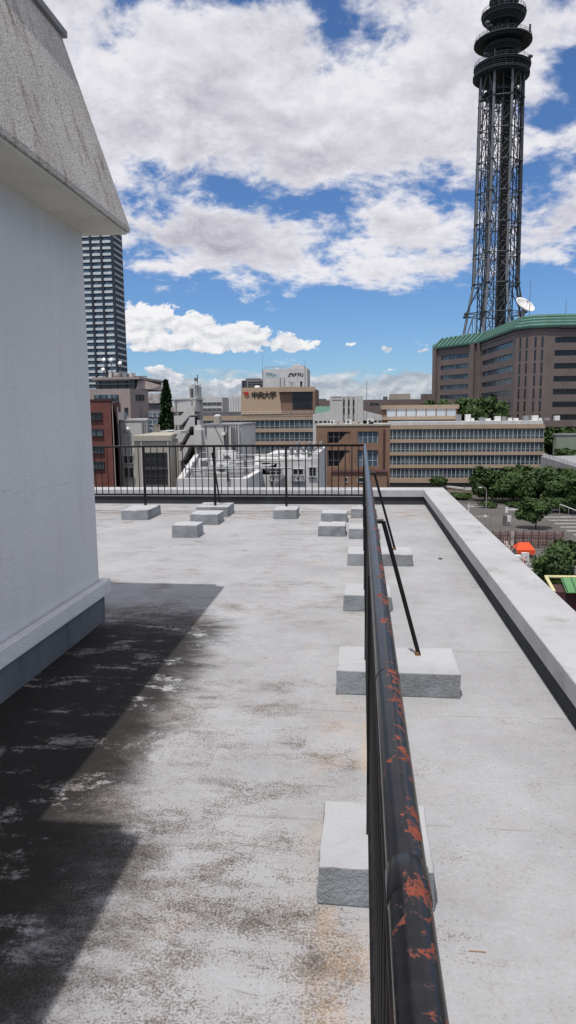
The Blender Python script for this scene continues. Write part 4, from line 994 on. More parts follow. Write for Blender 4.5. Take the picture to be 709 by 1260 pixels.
# dish
c = at(644,378,250)
t = thing('satellite_dish', 'big white satellite dish on the green edged roof beside the lattice tower', 'satellite dish', (c.x, 250, zr2-.3))
q = Vector((.42,-.60,.68)).to_track_quat('Z','Y').to_matrix()
m = MB(); m.lathe((0,0,0), [(.3,-.30),(1.5,-.05),(2.7,.55),(3.6,1.3),(3.5,1.36),(2.6,.68),(1.4,.12),(.05,0)], 36); m.v = [tuple(c+q@Vector(v)) for v in m.v]; m.build('reflector', M['metalw'], t, smooth=True)
m = MB(); f_ = c+q@Vector((0,0,2.6))
for a in range(3): m.tube(c+q@Vector((3.2*math.cos(a*2.09), 3.2*math.sin(a*2.09), .9)), f_, .07, n=5)
m.tube(f_-q@Vector((0,0,.4)), f_+q@Vector((0,0,.2)), .25, n=8); m.build('feed_horn', M['greyc'], t)
m = MB(); m.tube((c.x,250,zr2-.3),(c.x,250,c.z-.2),.7,.5,n=10).tube((c.x,250,c.z-.6),c+q@Vector((0,0,-.2)),.5,n=8); m.build('pedestal', M['greyc'], t)
# little roof hut at the wing
c2_ = at(566,424,286)

# ---- lattice telecom tower
Yt = 300; tc_ = Vector((at(606.5,390,Yt).x+.6, Yt)); 
t = thing('lattice_tower', 'tall dark steel lattice telecommunications tower with round antenna decks', 'tower', (tc_.x, tc_.y, zb))
NL = 8; R0 = 8.6; zTop = Z(92, Yt, 617); zSpl = Z(350, Yt, 608)
def zz_(py): return Z(py, Yt, 615)
def leg_xy(i, z):
    a = 2*math.pi*(i+.38)/NL; r = (R0 if z >= zSpl else R0+min(zSpl-z, 40)*.26)+max(0,(zSpl+60-z))*.012
    return Vector((tc_.x+math.cos(a)*r, tc_.y+math.sin(a)*r, z))
for i in range(NL):
    mb = MB().tube(leg_xy(i,zSpl), leg_xy(i,zTop), .55, .48, n=8).tube(leg_xy(i,zb), leg_xy(i,zSpl), .5, .42, n=8)
    mb.build('leg', M['steel'] if i in (0,7,1,3) else M['steell'], t)
lv = [zb, zb+14] ; z = zSpl-12
while z < zTop-3: lv.append(z); z += 11.6
lv.append(zTop)
for k in range(1, len(lv)):
    z = lv[k]; mb = MB()
    for i in range(NL):
        mb.tube(leg_xy(i,z), leg_xy(i+1,z), .2, n=5)
        a = leg_xy(i, z); mb.tube(a, Vector((tc_.x+(a.x-tc_.x)*.45, tc_.y+(a.y-tc_.y)*.45, z)), .16, n=5)
        mb.lathe((a.x,a.y,z-.5), [(.6,0),(.75,.3),(.75,.7),(.5,1.0)], 8)
    mb.build('ring_beam', M['steel'], t)
for k in range(len(lv)-1):
    za, zc = lv[k], lv[k+1]; mb = MB()
    for i in range(NL):
        zm = (za+zc)/2
        a0, a1, b0, b1 = leg_xy(i,za), leg_xy(i+1,za), leg_xy(i,zc), leg_xy(i+1,zc); mid = (b0+b1)/2
        if i % 2 == 0:
            mb.tube(a0, mid, .17, n=5).tube(a1, mid, .17, n=5)
        mb.tube(leg_xy(i,zm), Vector((tc_.x+(leg_xy(i,zm).x-tc_.x)*.45, tc_.y+(leg_xy(i,zm).y-tc_.y)*.45, zm+3)), .13, n=5)
    mb.build('cross_bracing', M['steell'] if k%2 else M['steel'], t)
# inner core: four-sided lattice around a lift shaft
rc = 4.3
cz = [zb+i*5.8 for i in range(int((zTop-zb)/5.8)+1)]
def cxy(i, z): a = math.pi/3*i+.5; return Vector((tc_.x+math.cos(a)*rc, tc_.y+math.sin(a)*rc, z))
for i in range(6): MB().tube(cxy(i,zb), cxy(i,zTop+6), .22, n=6).build('core_column', M['steel'] if i%2 else M['steell'], t)
mb = MB()
for k in range(len(cz)-1):
    for i in range(6):
        mb.tube(cxy(i,cz[k]), cxy(i+1,cz[k+1]), .11, n=4).tube(cxy(i+1,cz[k]), cxy(i,cz[k+1]), .11, n=4).tube(cxy(i,cz[k]), cxy(i+1,cz[k]), .11, n=4)
mb.build('core_bracing', M['steell'], t)
MB().box(tc_.x+.5, tc_.y-1.8, zb, tc_.x+3.5, tc_.y+1.8, zTop+2).build('lift_shaft', M['black'], t)
rc2 = 6.9
for i in range(8):
    a = 2*math.pi*(i+.9)/8; MB().tube((tc_.x+math.cos(a)*rc2,tc_.y+math.sin(a)*rc2,zb),(tc_.x+math.cos(a)*rc2,tc_.y+math.sin(a)*rc2,zTop), .24, n=6).build('inner_column', M['steel'], t)
mb = MB()
for k in range(int((zTop-zb)/11.6)):
    z0 = zb+3+k*11.6
    for i in range(8):
        a = 2*math.pi*(i+.9)/8; b = 2*math.pi*(i+1.9)/8; pa = Vector((tc_.x+math.cos(a)*rc2,tc_.y+math.sin(a)*rc2,z0)); pb = Vector((tc_.x+math.cos(b)*rc2,tc_.y+math.sin(b)*rc2,z0)); up = Vector((0,0,5.8))
        mb.tube(pa, pb+up, .13, n=4).tube(pb+up, pa+up*2, .13, n=4)
mb.build('inner_bracing', M['steel'], t)
mb = MB()
for k in range(26):
    z = zTop-10-k*5.2; mb.tube((tc_.x-3.2+(k%2)*1.5,tc_.y-3.6,z),(tc_.x-1.6-(k%2)*1.5,tc_.y-3.6,z+5.2),.22,n=5)
mb.build('stair', M['steell'], t)
def deckp(zc, r, prof, name='antenna_deck', nant=0, rail=True, off_=(0,0), seed=0):
    cc = (tc_.x+off_[0], tc_.y+off_[1], zc)
    d = MB().lathe(cc, prof, 32).build(name, M['deckm'], t)
    rb = MB()
    for i in range(16):
        a = 2*math.pi*i/16
        for (r0,z0),(r1,z1) in zip(prof, prof[1:]): rb.tube((cc[0]+math.cos(a)*(r0+.1),cc[1]+math.sin(a)*(r0+.1),zc+z0),(cc[0]+math.cos(a)*(r1+.1),cc[1]+math.sin(a)*(r1+.1),zc+z1), .2, n=4)
    for r0, z0 in prof[:-1]:
        for i in range(24):
            a = 2*math.pi*i/24; b = 2*math.pi*(i+1)/24; rb.tube((cc[0]+math.cos(a)*(r0+.12),cc[1]+math.sin(a)*(r0+.12),zc+z0),(cc[0]+math.cos(b)*(r0+.12),cc[1]+math.sin(b)*(r0+.12),zc+z0), .16, n=4)
    rb.build('deck_rib', M['steel'], d)
    if rail:
        mb = MB(); h_ = prof[-1][1]; 
        for i in range(28):
            a = 2*math.pi*i/28; a2 = 2*math.pi*(i+1)/28; p = Vector((cc[0]+math.cos(a)*r, cc[1]+math.sin(a)*r, zc+h_)); p2 = Vector((cc[0]+math.cos(a2)*r, cc[1]+math.sin(a2)*r, zc+h_))
            mb.tube(p, p+Vector((0,0,1.3)), .07, n=4); 
            for q_ in (1.3,.7): mb.tube(p+Vector((0,0,q_)), p2+Vector((0,0,q_)), .07, n=4)
        mb.build('deck_railing', M['steel'], d)
    rr = random.Random(seed)
    for i in range(nant):
        a = rr.uniform(0,6.28); rr_ = r*rr.uniform(.75,1.0); p = Vector((cc[0]+math.cos(a)*rr_, cc[1]+math.sin(a)*rr_, zc+prof[-1][1]))
        h_ = rr.uniform(1.5,4.5); mb = MB().tube(p, p+Vector((0,0,h_)), .12, n=5)
        if i%3 == 0: mb.lathe((p.x,p.y,p.z+h_-.4), [(.2,0),(.9,.35),(.9,.9),(.2,1.3)], 10)
        if i%3 == 1: mb.box(p.x-.35,p.y-.2,p.z+h_*.4,p.x+.35,p.y+.2,p.z+h_)
        mb.build('aerial', M['steel'] if i%2 else M['steell'], t)
deckp(zz_(84), 10.6, [(9.6,-1.0),(10.5,-.5),(10.7,.1),(8,.4)], nant=6, seed=2)
deckp(zz_(96), 10.4, [(9.6,-.5),(10.6,.1),(10.6,.7),(9,.9)], nant=0, off_=(-.3,0), seed=8)
deckp(zz_(118), 7.0, [(6,-.3),(7.0,0),(7.0,.3),(6,.4)], nant=0, rail=False)
deckp(zz_(57), 7, [(3.4,-3.6),(5.6,-2.8),(6.9,-1.4),(7.1,-.4)], nant=5, seed=4)
deckp(zz_(54), 10.7, [(9.6,-.7),(10.8,.0),(10.7,.3),(8.2,.35)], nant=9, seed=5)
deckp(zz_(22), 8.2, [(3.4,-3.4),(6.0,-2.4),(7.8,-.6),(8.3,.8),(8.0,1.1)], nant=8, seed=6)
deckp(zz_(3), 5.4, [(3,-1.4),(5,-.8),(5.4,.2),(5.2,.5)], nant=6, seed=9)
deckp(zz_(-16), 5.6, [(3,-2.2),(5,-1.2),(5.4,.4),(5.2,1.0)], nant=4, seed=10)
zz2 = zz_(-30)
for i in range(8):
    a = 2*math.pi*(i+.2)/8; r = 4.6
    MB().tube((tc_.x+math.cos(a)*r,tc_.y+math.sin(a)*r,zTop-1), (tc_.x+math.cos(a)*r*.8,tc_.y+math.sin(a)*r*.8,zz2), .3, n=6).build('upper_leg', M['steel'], t)
mb = MB(); hz2 = (zz2-zTop)/10
for k in range(10):
    for i in range(8):
        a = 2*math.pi*(i+.2)/8; b = 2*math.pi*(i+1.2)/8; r = 4.9-.98*k/10; z0 = zTop+k*hz2
        mb.tube((tc_.x+math.cos(a)*r,tc_.y+math.sin(a)*r,z0), (tc_.x+math.cos(b)*r,tc_.y+math.sin(b)*r,z0+hz2), .16, n=4)
        mb.tube((tc_.x+math.cos(b)*r,tc_.y+math.sin(b)*r,z0), (tc_.x+math.cos(a)*r,tc_.y+math.sin(a)*r,z0+hz2), .16, n=4)
mb.build('upper_bracing', M['steel'], t)
MB().lathe((tc_.x+.6,tc_.y,zTop-1), [(1.5,0),(1.3,zz2-zTop)], 10).build('inner_drum', M['steel'], t)
MB().tube((tc_.x,tc_.y,zz2-1),(tc_.x,tc_.y,zz2+26),1.1,.3,n=8).build('top_mast', M['steell'], t)

# ================================================================== nearer roofs beyond the parapet
# low white roof (left)
t = thing('low_white_building', 'low white building with pipework on its flat roof just past the far railing', 'building', (-8, 33, GZ))
Yf, Yb, zr_ = 26, 42, -.85; xa, xb = X(214,26), X(303,26)
xq = X(238,Yb); xz = X(318,Yb)
MB().prism([(xa,Yf),(xb,Yf),(xb,29.5),(xz,Yb),(xq,Yb)], GZ, zr_-.25).build('wall', M['whiteb'], t)
m = MB(); m.box(xa, Yf, zr_-.247, xb, Yf+.25, zr_+.05).box(xb-.25, Yf+.25, zr_-.247, xb, 29.5, zr_+.05).wb((xb,29.5), (xz,Yb), 0, ln((xb,29.5),(xz,Yb)), zr_-.247, zr_+.05, -.25, 0).wb((xq,Yb), (xa,Yf+.25), 0, ln((xq,Yb),(xa,Yf+.25)), zr_-.247, zr_+.05, -.25, 0); m.build('roof_upstand', M['whiteb'], t)
MB().prism([(xa+.24,Yf+.251),(xb-.251,Yf+.251),(xb-.251,29.45),(xz-.26,Yb),(xq+.25,Yb)], zr_-.247, zr_-.2).build('roof_surface', M['roofg'], t)
MB().tube((X(279.5,26),25.9,Z(592,26)),(X(279.5,26),25.9,Z(580,26)),.05,n=6).build('downpipe', M['greyd'], t)
m = MB(); rr = random.Random(5)
for i in range(9):
    y = 28+i*1.5; x = rr.uniform(xa, xb-3); m.tube((x,y,zr_+.05+rr.random()*.3),(x+rr.uniform(2,5),y+rr.uniform(-.3,.3),zr_+.05+rr.random()*.3),.04,n=5)
    m.tube((x,y,zr_-.2),(x,y,zr_+.45),.03,n=5)
m.build('roof_pipes', M['metalg'], t)
railbox(t, [(xa+.5,29),(xb-.6,29),(xz-.6,40)], zr_-.2, .75, 'steell', .022, .9)
railbox(t, [(xa-.9,34),(xb-1.7,34)], zr_-.2, .8, 'metalg', .022, 1.2)
acunits(t, [(X(223,30),33,zr_-.2,.7),(X(236,30),36,zr_-.2,.8),(X(262,36),37,zr_-.2,.9),(X(270,32),31,zr_-.2,.6)])
# tall blank white wall behind
Y = 44; x0, x1 = X(238,Y), X(296,Y); zt = Z(522,Y)
t = thing('blank_white_building', 'tall blank white wall with pipes and a wall lamp behind the low roof', 'building', ((x0+x1)/2, Y, GZ))
MB().box(x0, Y, GZ, x1, Y+6, zt).build('wall', M['white'], t)
MB().box(X(247,Y), Y-.06, zt+.003, x1+.1, Y+6.1, Z(520,Y)).build('roof_coping', M['greyc'], t)
MB().box(X(240,Y), Y-.45, Z(549,Y), X(249,Y), Y-.003, Z(527,Y)).build('buttress', M['white'], t)
for pxx in (252.5, 279.5, 276): MB().tube((X(pxx,Y),Y-.06,Z(548 if pxx>255 else 534,Y)),(X(pxx,Y),Y-.06,zt),.045,n=6).build('downpipe', M['greyd'], t)
MB().tube((X(264,Y),Y-.03,Z(523,Y)),(X(273,Y),Y-.03,Z(544,Y)),.02,n=4).build('cable', M['greyd'], t)
MB().box(X(274,Y), Y-.5, Z(534,Y), X(278,Y), Y-.003, Z(530.5,Y)).build('wall_lamp', M['metalw'], t)
for i in range(4): MB().box(X(283.5+i*3.2,Y), Y-.3, GZ, X(285+i*3.2,Y), Y-.003, Z(522.5,Y)).build('buttress', M['white'], t)
m = MB()
for i in range(14): m.box(X(287,Y),Y-.42,Z(548-i*1.8,Y),X(289.5,Y),Y-.36,Z(548-i*1.8,Y)+.03)
m.box(X(286.7,Y),Y-.44,Z(550,Y),X(287,Y),Y-.34,Z(523,Y)).box(X(289.5,Y),Y-.44,Z(550,Y),X(289.8,Y),Y-.34,Z(523,Y)); m.build('ladder', M['metalg'], t)
t = thing('roof_water_tank', 'small pale domed water tank above the blank white wall', 'water tank', (X(268,46), 46, zt))
MB().box(X(264.5,46), 45.5, zt, X(271.5,46), 46.4, Z(510.5,46)).build('body', M['cream'], t)
MB().lathe((X(268,46),45.95,Z(510.5,46)+.003), [(.24,0),(.22,.06),(.1,.11),(.02,.12)], 14).build('lid', M['whiteb'], t)
# grey lower roof between, and the white house with AC windows
t = thing('grey_mid_roof', 'grey stained low building between the two white roofs behind the railing', 'building', (X(328,36), 36, GZ))
xg0, xg1 = xb+.02, X(346,36)
MB().box(xg0, 33.5, GZ, X(338,36)+.3, 43, -1.75).build('wall', M['greyc'], t)
B(xg0, 33.6, -1.747, X(338,36)+.25, 43, -1.70).build('roof_surface', M['roofg'], t)
railbox(t, [(xg0+.3,34),(X(338,36),34)], -1.70, .9, 'metalg', .022, .8)
acunits(t, [(X(322,38),38,-1.70,.8),(X(330,38),38.5,-1.70,.7)])
Y = 38; x0, x1 = X(341,Y), X(391,Y); zt = Z(564,Y)
t = thing('white_annex', 'white house with three small dark windows and roof plant behind the railing', 'building', ((x0+x1)/2, Y, GZ))
MB().box(x0-1.2, Y, GZ, x1, Y+9, zt).build('wall', M['whiteb'], t)
MB().box(x1-.35, Y+.1, zt+.003, x1, Y+9, zt+.25).build('roof_upstand', M['whiteb'], t)
for p0, p1, a, b in ((332,346,584,577),(360,373,584,577),(380,389,586,575)):
    window(t, (0,Y), (1,Y), X(p0,Y), X(p1,Y), Z(a,Y), Z(b,Y), 'glassd', 'frame', nv=2, fw=.035, nh=1)
for p0, p1 in ((331,348),(358,375)):
    m = MB(); m.box(X(p0,Y), Y-.42, Z(592,Y), X(p1,Y), Y-.003, Z(591,Y)); m.box(X(p0,Y), Y-.42, Z(586.3,Y), X(p1,Y), Y-.38, Z(585.5,Y))
    for i in range(7): m.box(X(p0+i*(p1-p0)/6.2,Y), Y-.41, Z(591,Y)+.002, X(p0+i*(p1-p0)/6.2,Y)+.02, Y-.39, Z(586.3,Y))
    m.build('window_balcony', M['metalg'], t)
acunits(t, [(X(364,Y),Y-.40,Z(591,Y)+.002,.30),(X(334,Y),Y-.40,Z(591,Y)+.002,.28)])
railbox(t, [(x0,Y+.4),(x1-.6,Y+.4),(x1-.6,Y+8)], zt, .5, 'steell', .02, .5)
for i in range(9): 
    a = x0+.2+i*.23
    B(x0+.1+i*.24, Y+1.5+(i%3)*1.6, zt+.003, x0+.26+i*.24, Y+2.5+(i%3)*1.6, zt+.2+.25*((i*7)%3)).build('roof_duct', M['metalg'], t)
for i in range(3): B(x0+.2, Y+2+i*2.1, zt+.35, x1-.5, Y+2.12+i*2.1, zt+.42).build('pipe_rack', M['steell'], t)

# ================================================================== right side: street, trees, site
G1 = 'street trees in front of the four storey office'
tree('broadleaf_tree', 597, 172, 571, 620, 36, 'dark narrow street tree in front of the office, left of the tree mass', group=G1, n=3500, lsz=.42, low=.03, seed=11)
tree('broadleaf_tree', 632, 170, 570, 634, 60, 'tall dark street tree with the highest crown before the office', group=G1, n=5500, lsz=.45, low=.03, seed=12, lobes=12)
tree('broadleaf_tree', 662, 165, 573, 636, 60, 'broad street tree directly behind the small forked tree', group=G1, n=5500, lsz=.45, low=.03, seed=13, lobes=12)
tree('broadleaf_tree', 694, 158, 582, 642, 62, 'dark street tree right of the small forked tree', group=G1, n=5500, lsz=.45, low=.03, seed=14, lobes=12, lf=0)
tree('broadleaf_tree', 722, 150, 566, 648, 56, 'street tree cut by the right picture edge below the retaining wall', group=G1, n=4500, lsz=.42, low=.03, seed=15)
tree('broadleaf_tree', 618, 168, 590, 630, 40, 'low round street tree tucked between the narrow tree and the tall one', group=G1, n=2500, lsz=.4, low=.03, seed=16)
tree('broadleaf_tree', 648, 178, 574, 628, 52, 'street tree at the back of the mass, between the tallest and the broad one', group=G1, n=5000, lsz=.45, low=.03, seed=81, lobes=12)
tree('broadleaf_tree', 681, 172, 577, 632, 56, 'street tree at the back of the mass, under the retaining wall', group=G1, n=5000, lsz=.45, low=.03, seed=82, lobes=12)
tree('broadleaf_tree', 706, 170, 574, 632, 46, 'street tree under the right end of the retaining wall', group=G1, n=5000, lsz=.45, low=.03, seed=83, lobes=12)
tree('roadside_hedge', 640, 161, 617, 632, 40, 'dark roadside shrub under the left part of the tree mass', cat='shrub', n=2600, lsz=.32, seed=84, low=.02)
tree('roadside_hedge', 690, 154, 612, 640, 52, 'dark roadside shrub behind the guard rail at the right', cat='shrub', n=3600, lsz=.32, seed=85, low=.02)
tree('forked_tree', 660, 131, 611, 651, 46, 'small round tree with forked trunk standing at the roadside', n=4500, lsz=.30, seed=17)
tree('broadleaf_tree', 690, 73, 662, 730, 74, 'nearest round dark tree between the orange canopy and green sheet roof', n=8000, lsz=.20, seed=18, lobes=12)
tree('hedge_shrub', 568, 176, 607, 628, 34, 'light green shrub showing just over the parapet corner', cat='shrub', lf=2, n=2600, lsz=.35, seed=19)
tree('hedge_shrub', 541, 196, 585, 597, 26, 'dark low shrub at the left foot of the four storey office', cat='shrub', n=1600, lsz=.35, seed=29)
tree('hedge_shrub', 600, 160, 617, 626, 26, 'low light green roadside shrub under the street lamp', cat='shrub', lf=2, n=1600, lsz=.25, seed=31, gz=GZ)
G2 = 'trees on the hill below the big brown building'
for i, (p, yt, w_, Yq) in enumerate([(527,490.5,26,226),(546,488,28,224),(566,487,30,222),(584,485.5,34,219),(602,487,32,217),(617,491,28,216)]):
    tree('broadleaf_tree', p, Yq, yt, 515, w_, ['leftmost small tree on the hill line behind the pavilion','second tree from the left on the hill line behind the pavilion','hill line tree above the right half of the pavilion','highest crown on the hill line just right of the pavilion','hill line tree above the white roof units','rightmost tree on the hill line under the chamfered corner'][i], group=G2, n=3000, lsz=.5, seed=40+i, gz=-5, lf=2 if i%2 else 0)
for i, (p, yt, w_, Yq) in enumerate([(682,524,30,208),(700,521,28,209),(718,522,30,210)]):
    tree('broadleaf_tree', p, Yq, yt, 560, w_, ['bushy tree right beside the end of the four storey office roof','bushy tree above the pale shed at the right edge','bushy tree cut by the right edge above the pale shed'][i], group='bushy trees under the big brown building', n=3000, lsz=.5, seed=60+i, gz=GZ+4, lf=0)
# pale shed and retaining wall
Y = 198; t = thing('pale_shed', 'plain pale green grey shed among the bushes at the right edge', 'building', (X(698,Y), Y, -16))
MB().box(X(686,Y), Y, -20, X(735,Y), Y+3, Z(537,Y)).build('wall', mat('pale_green_grey_render', (.22,.25,.20), .9, (.17,.2,.15), .5, .7), t)
MB().box(X(685,Y), Y-.2, Z(537,Y)+.003, X(736,Y), Y+3.2, Z(535.5,Y)).build('roof', M['greyc'], t)
tree('hedge_shrub', 695, 194, 551, 560, 30, 'low sunlit shrub in front of the pale shed', cat='shrub', lf=2, n=1800, lsz=.3, seed=71, gz=-11.5)
t = thing('retaining_wall', 'grey sloping retaining wall topped with a row of white barrier panels', 'wall', (X(690,180), 180, GZ))
Aw, Bw = (X(668,186),186), (X(716,168),168); Lw = ln(Aw,Bw); m = MB(); ua = Vector((Bw[0]-Aw[0],Bw[1]-Aw[1])).normalized(); na = Vector((ua.y,-ua.x))
z0w, z1w = Z(562,186), Z(576,168)
vs = []
for d in (0,-12):
    for P_, zt_ in ((Aw,z0w),(Bw,z1w)):
        p = Vector(P_)+na*d; vs += [(p.x,p.y,GZ),(p.x,p.y,zt_)]
m.add(vs, [(0,2,3,1),(4,5,7,6),(1,3,7,5),(0,1,5,4),(2,6,7,3)]); m.build('wall', M['greyc'], t)
for i in range(11):
    f_ = (i+.5)/11; p = Vector(Aw).lerp(Vector(Bw), f_); z = z0w+(z1w-z0w)*f_; a = p-ua*.55; b = p+ua*.55
    MB().wb((a.x,a.y), (b.x,b.y), 0, 1.1, z+.003-.1, z+.85, -.45, -.2).build('barrier_panel', M['whiteb'], t)
# street lamp
Yl = 150; xl_ = X(598,Yl,630); zt = Z(600,Yl,598)
t = thing('street_lamp', 'slim grey street lamp with a curved arm before the narrow street tree', 'street lamp', (xl_, Yl, GZ))
m = MB().tube((xl_,Yl,GZ),(xl_,Yl,zt-.6),.13,.08,n=8); pts = [Vector((xl_-.0-1.2*math.sin(a)*1.0, Yl, zt-.6+.7*(1-math.cos(a))*.9+0)) for a in [0,.3,.7,1.1,1.5]]
pts = [Vector((xl_,Yl,zt-.6)), Vector((xl_-.15,Yl,zt-.15)), Vector((xl_-.55,Yl,zt+.1)), Vector((xl_-1.1,Yl,zt+.05))]
for a, b in zip(pts, pts[1:]): m.tube(a, b, .07, n=7)
m.build('pole', M['greyc'], t)
MB().box(xl_-1.65,Yl-.18,zt-.05,xl_-1.0,Yl+.18,zt+.12).build('lamp_head', M['metalw'], t, bevel=.03)
# traffic pole near parapet corner
Yl = 128; xq = X(577,Yl,620); t = thing('traffic_signal', 'grey roadside pole with crossed arm and signal box just over the parapet', 'traffic signal', (xq, Yl, GZ))
MB().tube((xq,Yl,GZ),(xq,Yl,Z(619,Yl)),.10,n=8).tube((xq-1.3,Yl,Z(622.5,Yl)),(xq+.9,Yl,Z(622.5,Yl)),.06,n=6).build('pole', M['metalw'], t)
MB().box(xq-1.3,Yl-.2,Z(624.5,Yl),xq-.3,Yl-.07,Z(622,Yl)).build('signal_box', M['greyc'], t)
G3 = 'street posts at the kerb by the scaffold fence'
for i, (p, yt, yb, Yq) in enumerate([(603,628,654,134),(597,632,655,133)]):
    xq = X(p,Yq,640); t = thing('sign_post', ['grey sign post with round plates by the kerb, the right one','thin sign post by the kerb, the left one'][i], 'sign post', (xq, Yq, GZ), G3)
    MB().tube((xq,Yq,GZ),(xq,Yq,Z(yt,Yq)),.06,n=6).build('post', M['metalg'], t)
    MB().tube((xq,Yq-.1,Z(yt+2,Yq)),(xq,Yq-.07,Z(yt+2,Yq)),.28,n=12).build('sign_plate', M['metalw'] if i else M['greyc'], t)
t = thing('control_cabinet', 'small roadside cabinet with a white face behind the scaffold fence', 'cabinet', (X(629,134),134,GZ))
MB().box(X(624,134),134,GZ,X(628.5,134),134.7,GZ+2.0).build('body', M['greyd'], t); MB().box(X(629,134),134,GZ+.8,X(633.5,134),134.5,GZ+1.9).build('white_panel', M['metalw'], t); MB().box(X(630.5,134),134.1,GZ,X(631.5,134),134.3,GZ+.8).build('stand', M['greyd'], t)
# guard rail
t = thing('guard_rail', 'pale roadside guard rail along the far kerb under the trees', 'guard rail', (X(680,152),152,GZ))
for i in range(12): 
    p = Vector((X(629,152)+i*2.3, 152)); MB().tube((p.x,p.y,GZ),(p.x,p.y,GZ+.8),.06,n=6).build('post', M['greyc'], t)
MB().box(X(627,152),151.85,GZ+.55,X(627,152)+27,151.93,GZ+.85).build('beam', M['metalw'], t)
MB().box(X(626,152),151.7,GZ,X(629,152),152.1,GZ+1.2).build('end_post', M['metalw'], t)
# overhead gutter/handrail right
t = thing('stair_handrail', 'pale sloping handrail against the dark trees at the right edge', 'handrail', (X(705,148),148,GZ))
MB().tube(at(689,620.5,148), at(722,633,148), .09, n=6).build('rail', M['metalw'], t)
a, b = at(689,620.5,148), at(722,633,148)
for f_ in (0,.33,.66,1): p = a.lerp(b,f_); MB().tube((p.x,p.y,GZ),(p.x,p.y,p.z),.05,n=6).build('post', M['greyc'], t)
# site fence
Y = 112; x0, x1 = X(606,Y,660), X(692,Y,660); t = thing('site_fence', 'faded pink brown slatted site fence with pipe frame beside the road', 'fence', ((x0+x1)/2, Y, GZ))
h0, h1 = GZ, Z(652,Y)
m = MB(); xx = x0; rr = random.Random(9)
while xx < x1:
    wq = rr.uniform(.28,.44); m.box(xx, Y+rr.uniform(0,.05), h0+.1, xx+wq-.07, Y+.1, h1-rr.uniform(.0,.35)); xx += wq
m.build('slat_panel', M['pinkf'], t)
m = MB()
for i in range(10): xx = x0+(x1-x0)*i/9; m.tube((xx,Y-.12,h0),(xx,Y-.12,h1+.15),.05,n=6)
for zz in (.35,.75): m.tube((x0,Y-.14,h0+(h1-h0)*zz),(x1,Y-.14,h0+(h1-h0)*zz),.05,n=6)
m.build('pipe_frame', M['brickd'], t)
m = MB(); m.box(X(634,Y),Y-.2,h0,X(638,Y),Y-.16,h1-.1).build('pale_sheet', M['clut'], t)
# orange canopy
Y = 104; x0, x1 = X(636,Y,675), X(659,Y,675); zt = Z(669.5,Y,645); t = thing('canopy_tent', 'bright orange canopy tent on the building site behind the parapet', 'tent', ((x0+x1)/2, Y, GZ))
m = MB(); xm = (x0+x1)/2; ze = zt-.9
m.add([(x0,Y,ze),(x1,Y,ze),(x1,Y+3,ze),(x0,Y+3,ze),(x0+.6,Y+1.5,zt),(x1-.6,Y+1.5,zt),(x0+.1,Y-.02,ze-.55),(x1-.1,Y-.02,ze-.7)], [(0,1,5,4),(1,2,5),(2,3,4,5),(3,0,4),(0,6,7,1)]); m.build('canopy_sheet', M['orange'], t)
m = MB()
for a in (x0+.1,x1-.1):
    for b in (Y+.1,Y+2.9): m.tube((a,b,GZ),(a,b,ze),.04,n=6)
m.build('pole', M['metalg'], t)
# site clutter
G4 = 'stacked materials on the building site'
rr = random.Random(21); labs = ['pale stacked boards left of the orange canopy','white material sacks nearest the parapet below the orange canopy','grey pallet stack beneath the orange canopy edge','red and white barrier stack left of the orange canopy','jumbled pale planks between the canopy and near tree','white bundle leaning beside the near round tree']
for i, (p, q, Yq) in enumerate([(626,676,92),(640,700,82),(640,690,86),(622,670,96),(650,706,80),(654,712,78)]):
    Yq = 21.64*850/(q-508); c = at(p, q, Yq); t = thing('material_stack', labs[i], 'building materials', (c.x, Yq, GZ), G4)
    zt = GZ+1.0
    for k in range(5):
        a = rr.uniform(-.8,.8); b = rr.uniform(-.6,.6); wq = rr.uniform(.4,1.1); hq = rr.uniform(.3,1.3)
        B(c.x+a, Yq+b, GZ, c.x+a+wq, Yq+b+rr.uniform(.3,1), GZ+hq+.02*k).build('bundle', M[['clut','metalw','greyd','pinkf','whiteb'][(k+i)%5]], t)
        MB().tube((c.x+a,Yq+b-.2,GZ+.1),(c.x+a+rr.uniform(-1,1),Yq+b+rr.uniform(-.5,.5),GZ+hq+.3),.05,n=5).build('pole', M['metalw' if k%2 else 'red'], t)
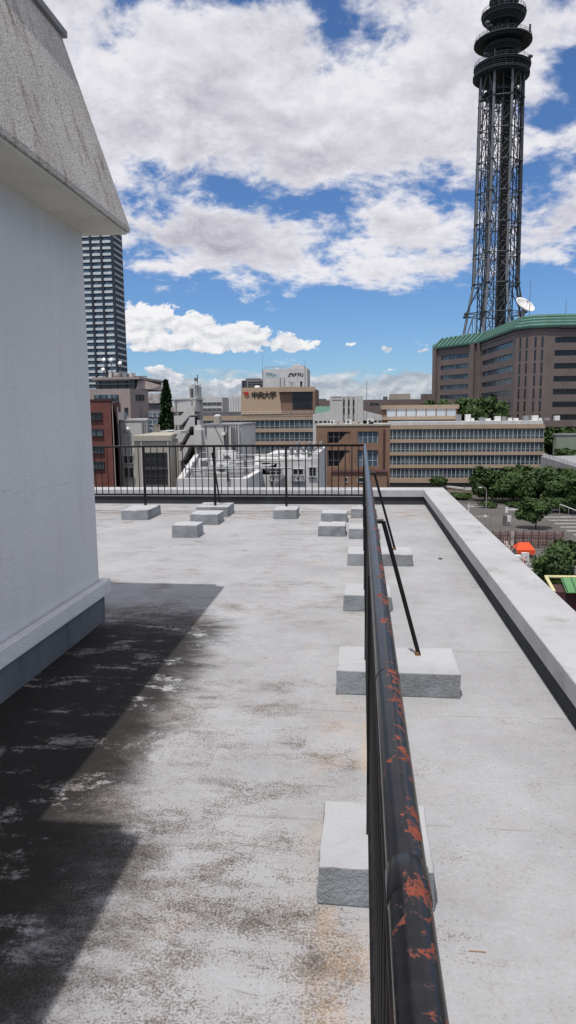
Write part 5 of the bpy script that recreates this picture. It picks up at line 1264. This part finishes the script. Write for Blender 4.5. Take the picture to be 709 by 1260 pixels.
# green roofed site hut
Y = 55; t = thing('green_roof_hut', 'site hut with light green sheet roof and yellow edge at the right edge', 'building', (X(705,Y,715), Y, GZ))
zt = Z(710,Y,700); x0 = X(672,Y,709); x1 = X(760,Y,709)
B(x0+.2, Y-2.4, GZ, x1, Y+.0, zt-.6).build('wall', M['brickd'], t)
m = MB()
def quad(mb, p, th=.05): 
    mb.add([tuple(v) for v in p]+[(v[0],v[1],v[2]-th) for v in p], [(0,1,2,3),(7,6,5,4),(0,4,5,1),(1,5,6,2),(2,6,7,3),(3,7,4,0)])
a_, b_, c_, d_ = at(690,711,Y), at(760,711,Y), at(765,729,Y-3), at(697,729,Y-3)
quad(m, [a_,d_,c_,b_]); m.build('roof', M['gtarp'], t)
m = MB(); quad(m, [at(670,708.5,Y+.2), at(673,708.5,Y+.2)+Vector((0,-.3,.0)), at(684,727,Y-3), at(680,727,Y-3)], .12); quad(m, [at(670,708.2,Y+.2)+Vector((0,0,.03)), at(671,709.8,Y+.1)+Vector((0,0,.03)), at(760,711,Y+.1)+Vector((0,0,.03)), at(760,709.2,Y+.2)+Vector((0,0,.03))], .1); m.build('roof_edge', M['yellow'], t)
m = MB(); 
for i in range(4): a = at(692+i*12,712,Y).lerp(at(699+i*12,728.5,Y-3), 0); 
for i in range(6): m.tube(at(691.5+i*11,711.5,Y)+Vector((0,0,.05)), at(698.5+i*11,728.7,Y-3)+Vector((0,0,.05)), .04, n=5)
m.build('roof_seam', M['green'], t)
t = thing('rubble_heap', 'heap of dark red rubble beside the parapet at the right edge', 'rubble', (X(700,47,745), 47, GZ))
m = MB(); rr = random.Random(4); nx, ny = 22, 14
cxr, cyr = X(708,47,745), 47
vs = []; fs = []
for j in range(ny+1):
    for i in range(nx+1):
        u_, v_ = i/nx*2-1, j/ny*2-1; h_ = max(0, 1-(u_*u_+v_*v_)*.9); 
        vs.append((cxr+u_*6, cyr+v_*5, GZ+h_*2.2+rr.uniform(0,.5)))
for j in range(ny):
    for i in range(nx): k = j*(nx+1)+i; fs.append((k,k+1,k+nx+2,k+nx+1))
m.add(vs, fs)
for i in range(160):
    x = cxr+rr.uniform(-5,5); y = cyr+rr.uniform(-4,4); z = GZ+rr.uniform(1.0,2.4); s_ = rr.uniform(.12,.4)
    m.box(x, y, z, x+s_, y+s_*.7, z+s_*.6)
m.build('heap', M['redr'], t)
